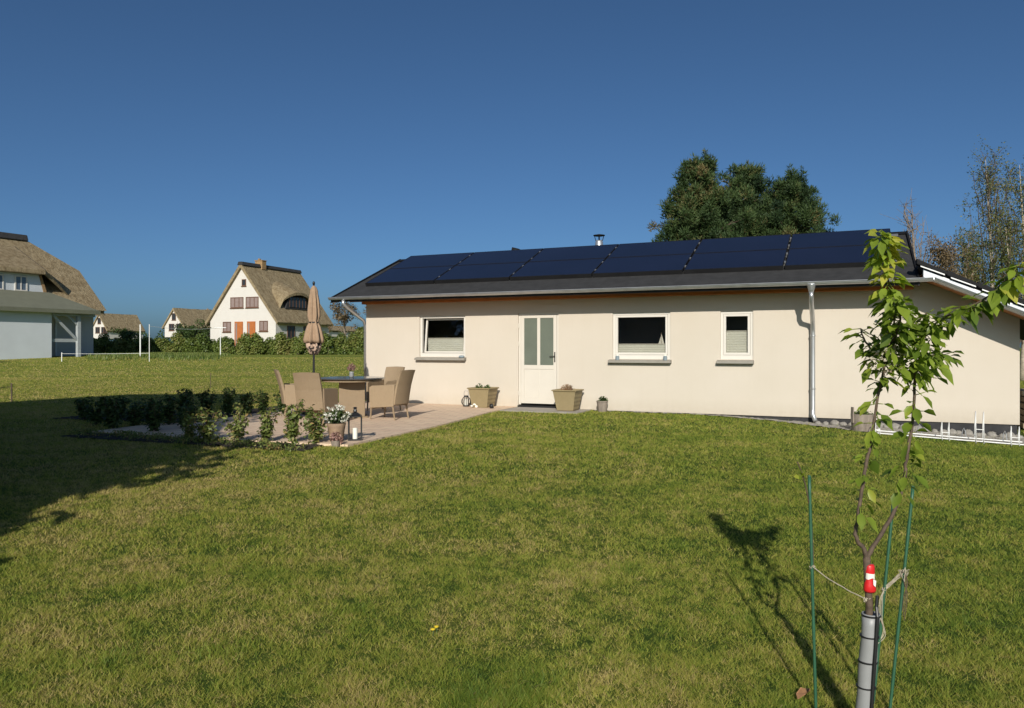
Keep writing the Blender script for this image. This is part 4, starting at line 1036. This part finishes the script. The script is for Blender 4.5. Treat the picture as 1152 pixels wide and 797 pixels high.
# three pines behind the roof
def pine(px, ytop, Y, wpx, label, sc=1.0, skew=0):
    g_ = onground(px, Y); h = EYE+(HY-ytop)/F*Y-g_.z; w = wpx/F*Y/2; t = empty('pine_tree', g_, random.uniform(0,6), label=label, cat='pine tree', group='pines behind the house')
    MB().tube([(0,0,0),(.05,0,h*.5),(0,0,h*.96)], [.26,.17,.03], 10).build('trunk', 'trunk', t, smooth=True)
    cs = []; rr = []; lb_ = MB()
    z = h*.36
    while z < h*.985:
        f = (z-h*.36)/(h*.64); env = w*1.12*(1-f)**.55*random.uniform(.72,1.12); k = 8 if f < .7 else 5
        a0 = random.uniform(0,6.28)
        for j in range(k):
            a_ = a0+j*6.28/k+random.uniform(-.3,.3); rl = env*random.uniform(.7,1.1)
            tip = Vector((rl*math.cos(a_), rl*math.sin(a_), z+rl*.22+random.uniform(-.1,.25)))
            lb_.tube([(0,0,z-.1), (tip.x*.5,tip.y*.5,z+rl*.05), tip], [.05*(1.1-f),.035*(1.1-f),.01], 5)
            for q in np.linspace(.35,1,4):
                c = Vector((tip.x*q,tip.y*q,z+(tip.z-z)*q*q)); cs.append(c+Vector((random.gauss(0,.12),random.gauss(0,.12),random.gauss(0,.08)))); rr.append(random.uniform(.25,.46)*(1.05-.4*f))
        z += .40
    cs.append((0,0,h*.98)); rr.append(.22)
    for _ in range(20):           # upright leading shoots that break the outline
        a_ = random.uniform(0,6.28); f = random.uniform(.45,.95); rl = w*1.1*(1-f)**.55*random.uniform(.4,1.0); zz = h*.36+f*h*.64; L = random.uniform(.4,.85)
        for q in range(4): cs.append((rl*math.cos(a_), rl*math.sin(a_), zz+L*q/3)); rr.append(.24-.045*q)
    lb_.build('limb', 'trunk', t)
    rr = np.array(rr)[:,None]*np.array([[1,1,1.05]]); n = 85000
    C, d, i = clumps(cs, rr, n, .6); dd = unit(d+np.array([0,0,.8]))
    # needle tufts: slim triangles pointing out of each clump
    s_ = unit(np.cross(dd, rng.normal(size=(n,3)))); L = rng.uniform(.10,.2,n)[:,None]
    jit = rng.normal(size=(n,3))*.35; ax = unit(dd+jit)
    V = np.stack([C-s_*.026, C+s_*.026, C+ax*L], 1)
    np_mesh('crown', V, 3, 'pine', t, np.clip(rng.random(n)*.3+rng.random(len(cs))[i]*.7,0,1))
pine(785, 177, 34, 112, 'tallest pine at the left of the three behind the roof')
pine(838, 187, 35.5, 124, 'middle pine of the three behind the roof')
pine(890, 201, 34.5, 118, 'rounded pine at the right of the three behind the roof')
# birches at the right edge
def birch(px, ytop, Y, wpx, label, name='birch_tree', mat='birch', nb=34, nleaf=9000, bark='birchbark', leaf=.078, grp=None, cat='birch tree', low=.12):
    g_ = onground(px, Y); h = EYE+(HY-ytop)/F*Y-g_.z; w = wpx/F*Y/2; t = empty(name, g_, 0, label=label, cat=cat, group=grp)
    tp = [Vector((math.sin(f*4)*.15, 0, h*.97*f)) for f in np.linspace(0,1,12)]
    MB().tube(tp, [.13*(1.05-f) for f in np.linspace(0,1,12)], 8).build('trunk', bark, t, smooth=True)
    lb_ = MB(); pts = []
    for k in range(nb):
        f = random.uniform(low,.92); a_ = random.uniform(0,6.28); s_ = Vector((math.sin(f*4)*.15,0,h*.97*f)); L = (h*(1-f)*.55+.6)
        wd = w*(1-.65*f)*random.uniform(.5,1.1); e = s_+Vector((wd*math.cos(a_), wd*math.sin(a_), L)); m_ = s_+Vector((wd*.6*math.cos(a_), wd*.6*math.sin(a_), L*.35))
        cur = [s_, s_.lerp(m_,.5)+Vector((random.gauss(0,.08),random.gauss(0,.08),0)), m_, m_.lerp(e,.5)+Vector((random.gauss(0,.1),random.gauss(0,.1),0)), e]
        lb_.tube(cur, [.04*(1.05-f),.03*(1.05-f),.02,.013,.006], 5)
        for q in range(7):
            u_ = random.uniform(.3,1); i_ = min(3,int(u_*4)); b0 = cur[i_].lerp(cur[i_+1], u_*4-i_)
            tipp = b0+Vector((random.gauss(0,.28),random.gauss(0,.28),random.uniform(-.1,.5))); lb_.tube([b0, tipp], [.009,.004], 4)
            pts += [b0.lerp(tipp, x) for x in (.3,.6,.8,1.0)]
    lb_.build('limb', 'twig' if bark == 'twig' else 'trunk', t)
    if nleaf:
        P_ = np.array([tuple(p) for p in pts]); i = rng.integers(0,len(P_),nleaf); C = P_[i]+rng.normal(size=(nleaf,3))*np.array([.09,.09,.14])
        leaves('crown', C, leaf, mat, t, up=-.2)
birch(1112, 172, 30, 58, 'slender half bare birch with pale stems right of the roof', grp='birches at the right edge', nleaf=3800)
birch(1150, 178, 31, 66, 'taller birch cut by the right edge of the photo', grp='birches at the right edge', nleaf=4800)
birch(1135, 250, 27, 60, 'lower leafy birch between the two tall ones', grp='birches at the right edge', nleaf=5200, nb=26)
birch(1028, 229, 29, 46, 'bare thin twiggy tree just right of the roof ridge', name='bare_tree', nleaf=0, nb=40, bark='twig', cat='bare tree')
birch(1066, 285, 27, 44, 'rusty half bare shrub above the lean-to roof', name='tall_shrub', nleaf=5500, nb=26, mat='rustleaf', bark='twig', cat='shrub')
birch(1090, 272, 28, 44, 'green brown tall shrub left of the slender birch', name='tall_shrub', nleaf=8000, nb=28, mat='birch', bark='twig', cat='shrub')
g_ = loc2w(11.4, 2.2); 
limb_tree('evergreen_bush', (g_.x+.6, g_.y, float(ter(g_.x,g_.y))), 2.7, (0,0,1.4), (1.2,1.2,1.25), 5000, .10, 'hedgeleaf', 'trunk', 'dense green bush at the right edge behind the house corner', 'bush', ncl=30, cl=(.35,.6), tr=.06)
# small bare tree between parasol and house
limb_tree('small_tree', onground(388, 62), 5.0, (0,0,3.4), (1.9,1.9,1.5), 1800, .16, 'rustleaf', 'twig', 'small nearly leafless tree behind the hedge beside the parasol', 'tree', ncl=34, cl=(.35,.6), tr=.10, nl=17)

def hedge(x0, x1, Y0, Y1, h0, h1, n, leafs, mat, label):
    a = onground(x0, Y0); b = onground(x1, Y1); t = empty('hedge', a, 0, label=label, cat='hedge'); d = b-a; L = d.length; m_ = int(L*3.0); cs = []; rr = []; st = MB()
    for k in range(m_):
        f = (k+random.random())/m_; hh = (h0+(h1-h0)*f)*(.86+.12*math.sin(f*19)+.10*math.sin(f*47+1)+random.uniform(-.22,.12))
        p = d*f+Vector((0, random.uniform(-.55,.55), 0)); 
        for z in np.arange(.15, hh, .38): cs.append((p.x+random.gauss(0,.2), p.y+random.gauss(0,.2), p.z+z)); rr.append(random.uniform(.34,.56)*(1.1-.3*z/hh))
        st.tube([(p.x,p.y,p.z-.1),(p.x+random.gauss(0,.15),p.y,p.z+hh*.85)], [.03,.01], 5)
    st.build('stems', 'trunk', t); C, dd, i = clumps(cs, rr, n, .45)
    leaves('foliage', C, leafs, mat, t, up=.3, outward=dd*.6, rnd=np.clip(rng.random(n)*.55+rng.random(len(cs))[i]*.45,0,1))
hedge(95, 260, 60, 58, 1.3, 1.3, 64000, .15, 'hedgeleaf', 'long loose green hedge between carport and the thatched white house')
hedge(256, 470, 56, 56, 1.25, 1.95, 80000, .15, 'hedgeleaf', 'tall green hedge below the thatched house reaching behind the parasol')
limb_tree('round_bush', onground(143,62), 2.6, (0,0,1.35), (1.15,1.0,1.2), 2600, .16, 'greenleaf', 'trunk', 'dark green round bush in front of the farthest left cottage', 'bush', ncl=24, cl=(.35,.55), tr=.06)
limb_tree('round_bush', onground(216,66), 3.4, (0,0,1.8), (1.4,1.1,1.5), 3400, .17, 'greenleaf', 'trunk', 'green bushy tree in front of the middle cottage gable', 'bush', ncl=26, cl=(.4,.65), tr=.08)
limb_tree('round_bush', onground(236,72), 2.3, (0,0,1.2), (1.0,.8,1.0), 1800, .16, 'greenleaf', 'trunk', 'low dark bush beside the left wall of thatched house', 'bush', ncl=18, cl=(.35,.55), tr=.06)
C = []
for k in range(90):
    x = -175+k*3.6+random.uniform(-1,1); y = 235+random.uniform(-10,10)
    C.append((x, y, .8+random.uniform(.5,4.5)))
Cp, dd, i = clumps(C, rng.uniform(2.0,3.6,size=90), 16000, .45); leaves('far_wood', Cp, .8, 'greenleaf', None, kind='stuff', label='low dark line of distant trees on the horizon', cat='trees')
# tall unmown strip in front of the hedge
def rough():
    n = 42000; px = rng.uniform(92, 262, n); Y = rng.uniform(40, 57, n); x = (px-CX)/F*Y
    k = rng.random(n) < (.55+.45*np.sin(x*.7)*np.sin(Y*.6+x*.2))*sm(px,92,120)*(1-sm(px,225,262))*sm(Y,40,47); x, Y = x[k], Y[k]; n = len(x); z = ter(x, Y)
    a_ = rng.uniform(0,6.28,n); h = rng.uniform(.08,.24,n); B = np.stack([x,Y,z],-1); s_ = np.stack([np.cos(a_)*.03,np.sin(a_)*.03,0*a_],-1)
    np_mesh('rough_grass', np.stack([B-s_,B+s_,B+np.stack([rng.normal(size=n)*.05,rng.normal(size=n)*.05,h],-1)],1), 3, 'hedgeleaf', None, kind='stuff', label='taller dark grass left unmown before the hedge', cat='grass')
rough()

# ------------------------------------------------------------------ thatched houses
def win(par, x0, x1, z0, z1, y=0, frame='brownframe', bars=1, pane='darkglass', fw=.07, out=-1, axis='x'):
    """window on the plane y (axis x) or x (axis y), standing slightly proud"""
    def bx(m_, a, b, c, d, p, q):
        if axis == 'x': m_.box(a,b,min(y+out*p,y+out*q),max(y+out*p,y+out*q),c,d)
        else: m_.box(min(y+out*p,y+out*q),max(y+out*p,y+out*q),a,b,c,d)
    m_ = MB(); bx(m_,x0,x1,z0,z0+fw,-.02,.05); bx(m_,x0,x1,z1-fw,z1,-.02,.05); bx(m_,x0,x0+fw,z0+fw,z1-fw,-.02,.05); bx(m_,x1-fw,x1,z0+fw,z1-fw,-.02,.05)
    for k in range(1, bars+1): c = x0+(x1-x0)*k/(bars+1); bx(m_,c-fw*.4,c+fw*.4,z0+fw,z1-fw,-.02,.045)
    w = m_.build('window', frame, par); g = MB(); bx(g, x0+fw, x1-fw, z0+fw, z1-fw, .004, .02); g.build('pane', pane, w)
    s_ = MB(); bx(s_, x0-.05, x1+.05, z0-.07, z0-.002, .0, .10); s_.build('sill', frame, w); return w

def gable_house(name, c, ang, wd, ln, ez, rz, label, gz, mat='whitewash', th=.28, ovh=.45, detail=None, roofm='thatch', cap=True, chimney=None):
    """front gable faces local -y, ridge runs along +y; c = middle of the front gable foot"""
    t = empty(name, (c[0], c[1], gz), ang, label=label, cat='house'); e = ez-gz; r_ = rz-gz; w = wd/2
    MB().prism([(-w,0,-.3),(w,0,-.3),(w,0,e-.05),(0,0,r_-.35),(-w,0,e-.05)], (0,ln,0)).build('wall', mat, t)
    sl = (r_-e)/w; k = 14
    for s_ in (-1, 1):       # thatch slopes with a soft outer edge
        xo = s_*(w+ovh); zo = e-sl*ovh
        pr_ = [(0,-.28,r_),(xo,-.28,zo),(xo-s_*.12,-.28,zo-.20),(0,-.28,r_-th*1.45)]
        mb = MB(); nseg = 10
        for j in range(nseg+1):
            y = -.28+(ln+.5)*j/nseg
            for (x, _, z) in pr_: mb.v.append((x, y+random.gauss(0,.02)*(0 < j < nseg), z+random.gauss(0,.025)))
        for j in range(nseg):
            for q in range(4): a_ = j*4+q; b_ = j*4+(q+1)%4; mb.f.append((a_, b_, b_+4, a_+4))
        mb.f += [(3,2,1,0), tuple(nseg*4+q for q in range(4))]
        mb.build('roof', roofm, t)
    if cap: MB().prism([(-.34,-.33,r_-.22),(-.2,-.33,r_+.10),(.2,-.33,r_+.10),(.34,-.33,r_-.22)], (0,ln+.6,0)).build('ridge_cap', 'plinth', t, bevel=.04)
    if chimney:
        MB().box(-.42,.42,chimney,chimney+.6,r_-.4,r_+.42).box(-.47,.47,chimney-.05,chimney+.65,r_+.42,r_+.50).box(-.26,-.08,chimney+.2,chimney+.45,r_+.50,r_+.68).build('chimney', 'brick', t, bevel=.02)
    return t, e, r_, w
# house A, ridge direction (.37,.93)
angA = math.atan2(-.37,.93)
cA = Vector((-24.98, 70, 0)); gzA = float(ter(cA.x, cA.y))+.15
hA, e, r_, w = gable_house('thatched_house', cA, angA, 7.6, 8.1, 4.2, 9.15, 'white thatched house with two orange doors and dark dormer', gzA, chimney=2.2)
Z1 = lambda py: EYE+(HY-py)/F*70-gzA
def XA(px):
    q = (px-CX)/F; return (q*70+24.98)/(.93+.37*q)
win(hA, XA(272.3), XA(277), Z1(322), Z1(314.5), bars=0)
win(hA, XA(259.5), XA(274), Z1(346.5), Z1(334.5), bars=2, pane='curtain'); win(hA, XA(276.8), XA(291), Z1(346.5), Z1(334.5), bars=2, pane='curtain')
win(hA, XA(251), XA(260), Z1(373.5), Z1(362), bars=1, pane='curtain'); win(hA, XA(292), XA(301.5), Z1(373), Z1(361.5), bars=1, pane='curtain')
for a_, b_ in ((264.5,273.5),(278.5,287.5)):
    d_ = MB().box(XA(a_),XA(b_),-.08,.0,.0,Z1(362)).build('door', 'orangedoor', hA)
    MB().box(XA(a_)+.12,XA(a_)+.30,-.09,-.08,.5,Z1(362)-.15).build('pane', 'curtain', d_)
    MB().box(XA(b_)-.12,XA(b_)-.07,-.12,-.08,.9,1.15).build('handle', 'black', d_)
for (y0, y1) in ((1.6,2.7),(4.0,5.2)): win(hA, y0, y1, 1.1, 2.4, y=w, out=1, axis='y')
# dormer in the right slope: dark window band under an eyebrow of thatch
sl = (r_-e)/w
def on_slope(y, z): return (w-(z-e)/sl)
zd0, zd1 = e+.75, e+1.95; y0, y1 = 2.0, 5.5; xd = on_slope(0, zd0)+.10
dw = MB().prism([(xd,y0,zd0),(xd,y1,zd0),(xd,y1-.5,zd1),(xd,y0+.5,zd1)], (-1.1,0,0)).build('dormer', 'plinth', hA)
MB().box(xd-.01,xd+.035,y0+.5,y1-.5,zd0+.18,zd1-.1).build('window_band', 'darkglass', dw)
for k in range(6): yy = y0+.55+k*(y1-y0-1.1)/5; MB().box(xd+.036,xd+.06,yy-.03,yy+.03,zd0+.18,zd1-.1).build('mullion', 'brownframe', dw)
mb = MB(); nk = 16
for k in range(nk+1):
    f = k/nk; g_ = math.sin(math.pi*f)**.45 if 0 < f < 1 else 0; yy = y0-.7+(y1-y0+1.4)*f; zz = zd0+.02+(zd1-zd0+.12)*g_; ou = .02+.28*g_
    zb = zd0+.25+(zd1-zd0+1.3)*g_
    mb.v += [(on_slope(0,zd0)+.02+(xd+ou-on_slope(0,zd0))*g_, yy, zz), (on_slope(0,zd0)+.04+(xd+ou-on_slope(0,zd0))*g_, yy, zz+.24*g_+.03), (on_slope(0,zb)+.05, yy, zb), (on_slope(0,zb)-.35, yy, zb-.2)]
for k in range(nk):
    for q in range(4): a_ = k*4+q; b_ = k*4+(q+1)%4; mb.f.append((a_, b_, b_+4, a_+4))
mb.f += [(3,2,1,0),tuple(nk*4+q for q in range(4))]
mb.build('dormer_roof', 'thatch', hA)

# far cottages
def cottage(xg, wpx, yap, yev, yft, lenpx, Y, label, ang=angA, ch=False):
    c = P(xg, 0, Y); wd = wpx/F*Y/math.cos(ang); gz = EYE+(HY-yft)/F*Y; ez = EYE+(HY-yev)/F*Y; rz = EYE+(HY-yap)/F*Y
    t, e, r_, w = gable_house('cottage', (c.x, Y), ang, wd, lenpx/F*Y/.55, ez, rz, label, gz, cap=False, chimney=1.5 if ch else None)
    win(t, -.5, .4, e+.7, e+1.9, bars=0); win(t, -w*.55, -w*.55+1.2, .8, 2.0); win(t, w*.25, w*.25+1.3, .8, 2.0); win(t, w*.62, w*.62+.9, .5, 2.0, bars=0)
    for (y0, y1) in ((1.5,3.2),(5,6.6)): win(t, y0, y1, .9, min(2.2,e-.5), y=w, out=1, axis='y')
    return t
cottage(112, 21, 352.5, 368.5, 379.5, 27, 150, 'farthest small white thatched cottage near the carport')
cottage(196, 26, 346.5, 365, 377.5, 34, 130, 'white gabled cottage with thatched roof behind the round bush')
cottage(226, 22, 351, 364, 376, 16, 138, 'brown roofed cottage peeping out left of the big thatched house', ch=True)
cottage(362, 16, 366, 370.5, 377, 30, 150, 'low brown roofed cottage far beyond the hedge next to parasol')
# car
cg = P(232, 377, 118); cg.z = .8; car = empty('parked_car', cg, R(12), label='dark blue car parked beyond the hedge left of thatched house', cat='car')
MB().prism([(-2.1,-.85,.35),(2.1,-.85,.35),(2.15,-.85,.85),(1.2,-.85,1.0),(.6,-.85,1.5),(-1.0,-.85,1.52),(-1.8,-.85,1.0),(-2.15,-.85,.9)], (0,1.7,0)).build('body', 'carpaint', car, bevel=.08)
MB().prism([(-1.55,-.87,1.02),(1.0,-.87,1.02),(.5,-.87,1.42),(-.95,-.87,1.44)], (0,1.74,0)).build('window', 'darkglass', car)
for x in (-1.35,1.35):
    for y in (-.9,.72): MB().tube([(x,y,.33),(x,y+.2,.33)], .33, 18).build('wheel', 'rubber', car)

# left thatched house with carport
E = Vector((.45,.893,0)); N_ = Vector((-.893,.45,0)); angL = math.atan2(.893,.45); gzL = .80
hL = empty('thatched_house', (-27.7,50,gzL), angL, label='big thatched house with grey carport at the left edge', cat='house')
RZ, EZ = 8.55-gzL, 3.95-gzL
MB().prism([(0,0,-.3),(0,8.4,-.3),(0,8.4,EZ-.1),(0,4.6,RZ-2.1),(0,3.8,RZ-2.1),(0,0,EZ-.1)], (-16,0,0)).build('wall', 'whitewash', hL)
# main roof with half hip at the far end; local x from -16.5 to .35
def roof_side(s_, yc=4.2):
    """s_=-1 faces the garden"""
    hw = 4.9; x1 = .35; mb = MB()
    ye = yc+s_*hw; eav = EZ-.15; hipz = EZ+2.55; f = (hipz-eav)/(RZ-eav); yh = ye+(yc-ye)*f
    top = [(-16.5,ye,eav),(x1,ye,eav),(x1,yh,hipz),(-2.2,yc,RZ),(-16.5,yc,RZ)]
    th = .34; bot = [(x,y-s_*0+(-s_)*.10,z-th) for x,y,z in top]
    n = 5; mb.v = top+bot
    mb.f = [tuple(range(n)), tuple(range(2*n-1,n-1,-1))]+[(i,(i+1)%n,(i+1)%n+n,i+n) for i in range(n)]
    return mb
roof_side(-1).build('roof', 'thatch', hL, bevel=.08); roof_side(1).build('roof', 'thatch', hL, bevel=.08)
f = (EZ+2.55-EZ+.15)/(RZ-EZ+.15); dy = 4.9*(1-f); xh = .35
mb = MB(); mb.v = [(xh,4.2-dy,EZ+2.55),(xh,4.2+dy,EZ+2.55),(-2.2,4.2,RZ),(xh-.15,4.2-dy+.1,EZ+2.2),(xh-.15,4.2+dy-.1,EZ+2.2),(-2.4,4.2,RZ-.4)]
mb.f = [(0,1,2),(5,4,3),(0,3,4,1),(1,4,5,2),(2,5,3,0)]; mb.build('half_hip', 'thatch', hL)
MB().prism([(-16.5,3.85,RZ-.18),(-16.5,4.0,RZ+.22),(-16.5,4.4,RZ+.22),(-16.5,4.55,RZ-.18)], (14.6,0,0)).build('ridge_cap', 'plinth', hL, bevel=.05)
# long dormer: pale wall, windows, thatch overhang
zd0, zd1 = 3.95, 5.05; dd_ = .15
dmr = MB().prism([(-12,dd_,zd0-.4),(-3.1,dd_,zd0-.4),(-3.5,dd_,zd1),(-12,dd_,zd1)], (0,1.8,0)).build('dormer', 'greywall', hL)
for k in range(6): win(dmr, -4.95-k*1.38, -4.2-k*1.38, zd0-.0, zd1-.16, y=dd_, frame='white', bars=1, fw=.08, pane='bluepane')
MB().prism([(-12.2,-.35,zd1-.02),(-12.2,-.30,zd1+.28),(-12.2,3.0,RZ-.75),(-12.2,3.0,RZ-1.2),(-12.2,.4,zd1-.02)], (8.9,0,0)).build('dormer_roof', 'thatch', hL, bevel=.06)
MB().prism([(-3.30,-.35,zd1),(-3.30,-.25,zd1+.28),(-3.30,3.0,RZ-.75),(-3.30,3.0,RZ-1.2)],(.02,0,0)).build('dormer_cheek', 'plinth', dmr)
mb = MB(); mb.v = [(-3.32,-.30,zd1+.26),(-3.32,3.0,RZ-.76),(-1.6,.2,EZ+.78),(-3.32,-.25,zd1-.05),(-3.32,3.0,RZ-1.1),(-1.5,.28,EZ+.62)]
mb.f = [(0,1,2),(5,4,3),(0,3,4,1),(1,4,5,2),(2,5,3,0)]; mb.build('dormer_roof', 'thatch', hL)
MB().prism([(-3.5,.10,zd1-.05),(-3.35,.10,zd1-.05),(-2.9,.10,zd0-.35),(-3.1,.10,zd0-.35)], (0,.04,0)).build('corner_board', 'brick', hL)
# carport
cp = MB().prism([(-16,-.2,4.75-gzL),(-3.0,-.2,4.75-gzL),(-1.7,-3.0,3.62-gzL),(-16,-3.0,3.62-gzL)], (0,0,-.14)).build('carport_roof', 'greyroof', hL)
MB().box(-16,-1.6,-3.05,-3.0,3.38-gzL,3.60-gzL).build('fascia', 'greyroof', hL)
MB().box(-16,-4.4,-2.6,-.0,-.3,3.42-gzL).build('wall', 'greywall', hL)
mb = MB().box(-2.85,-2.65,-2.7,-2.5,-.05,3.36-gzL); mb.build('post', 'bluewood', hL)
MB().bar((-4.3,-2.6,2.42),(-2.8,-2.6,.95),.12,.12).build('brace', 'bluewood', hL); MB().bar((-3.5,-2.6,2.5),(-2.8,-2.6,1.9),.12,.12).build('brace', 'bluewood', hL)
MB().box(-4.4,-1.7,-2.68,-2.52,2.42,2.6).build('beam', 'bluewood', hL); MB().box(-4.4,-2.7,-2.5,-2.3,.85,1.05).build('rail', 'bluewood', hL)
win(hL, -4.0, -3.2, .9, 2.2, y=0, frame='white', bars=0); MB().box(-2.6,-2.5,-.1,-.01,.0,2.5).build('downpipe', 'whitemetal', hL)

# ------------------------------------------------------------------ neighbours left of the frame, whose shadow lies on the lawn
nb = empty('neighbour_house', (0,0,0), 0, label='hip roofed neighbour house out of view to the left, shading the lawn', cat='house')
x0, x1, y0, y1, ez, rzz = -17., -4.75, -3.0, 5.0, 2.7, 9.9
MB().box(x0+.5,x1-.5,y0+.5,y1-.5,-.3,ez+.1).build('wall', 'whitewash', nb)
mb = MB(); mb.v = [(x0,y0,ez),(x1,y0,ez),(x1,y1,ez),(x0,y1,ez),(x0+4,1.4,rzz),(x1-4.8,1.6,rzz)]
mb.f = [(3,2,1,0),(0,1,5,4),(1,2,5),(2,3,4,5),(3,0,4)]; mb.build('roof', 'thatch', nb)
def shade_tree(x, y, h, w_, label, n=5000):
    limb_tree('shade_tree', (x,y,float(ter(x,y))), h, (0,0,h*.6), (w_,w_,h*.4), n, .32, 'greenleaf', 'trunk', label, 'tree', 'trees left of the view', ncl=40, cl=(.7,1.2), tr=.2)
shade_tree(-5.75, 2.0, 4.6, 1.15, 'small round tree added out of view at the neighbour house corner', 2600)  # added unseen so the roof's shadow edge on the lawn turns irregular
shade_tree(-7.0, 3.4, 6.4, 1.0, 'slim tree out of view before the neighbour roof', 2200)
shade_tree(-12.2, -1.5, 11.2, 2.6, 'broad tree out of view behind the neighbour house')
shade_tree(-18.5, -1.0, 11.6, 2.8, 'second broad tree out of view farther left')
shade_tree(-20.5, 4.5, 11.6, 2.4, 'tree out of view on the left lawn edge')
shade_tree(-29.5, 19.5, 11.5, 2.4, 'tree out of view in the left distance')
shade_tree(-37.0, 27.0, 10.5, 3.0, 'tree out of view shading the carport wall')
shade_tree(-33.0, 25.5, 9.6, 2.2, 'smaller tree out of view beside the carport tree')

# ------------------------------------------------------------------ light, sky, camera
SAZ, SEL = 6.0, 26.0           # light travels towards +y, 6 degrees to the right
wd_ = bpy.data.worlds.new('World'); S.world = wd_; wd_.use_nodes = True; n = wd_.node_tree
bg = n.nodes['Background']; sky = n.nodes.new('ShaderNodeTexSky'); sky.sky_type = 'NISHITA'; sky.sun_disc = False
sky.sun_elevation = R(SEL); sky.sun_rotation = R(180+SAZ); sky.altitude = 0; sky.air_density = .6; sky.dust_density = 1.7; sky.ozone_density = 5.0
mx_ = n.nodes.new('ShaderNodeMix'); mx_.data_type = 'RGBA'; mx_.blend_type = 'MULTIPLY'; mx_.inputs[0].default_value = 1
n.links.new(sky.outputs[0], mx_.inputs[6]); mx_.inputs[7].default_value = (.76,.945,.965,1)      # colour tint that takes some red out of the sky
n.links.new(mx_.outputs[2], bg.inputs[0]); bg.inputs[1].default_value = .071
sun = bpy.data.lights.new('sun', 'SUN'); sun.energy = 4.0; sun.angle = R(.5); sun.color = (1.0,.93,.82)
so = bpy.data.objects.new('sun', sun); COL.objects.link(so)
d = Vector((math.sin(R(SAZ))*math.cos(R(SEL)), math.cos(R(SAZ))*math.cos(R(SEL)), -math.sin(R(SEL))))
so.rotation_euler = d.to_track_quat('-Z', 'Y').to_euler()
cam = bpy.data.cameras.new('camera'); co = bpy.data.objects.new('camera', cam); COL.objects.link(co)
co.location = (0,0,EYE); co.rotation_euler = (R(90),0,0); cam.sensor_width = 36; cam.lens = F/1152*36
cam.shift_y = -(398.5-HY)/1152; cam.clip_end = 4000; cam.clip_start = .05
S.camera = co
S.view_settings.view_transform = 'Standard'; S.view_settings.look = 'None'; S.view_settings.exposure = .25; S.view_settings.gamma = 1
S.cycles.use_denoising = True; S.cycles.max_bounces = 6; S.cycles.transparent_max_bounces = 12
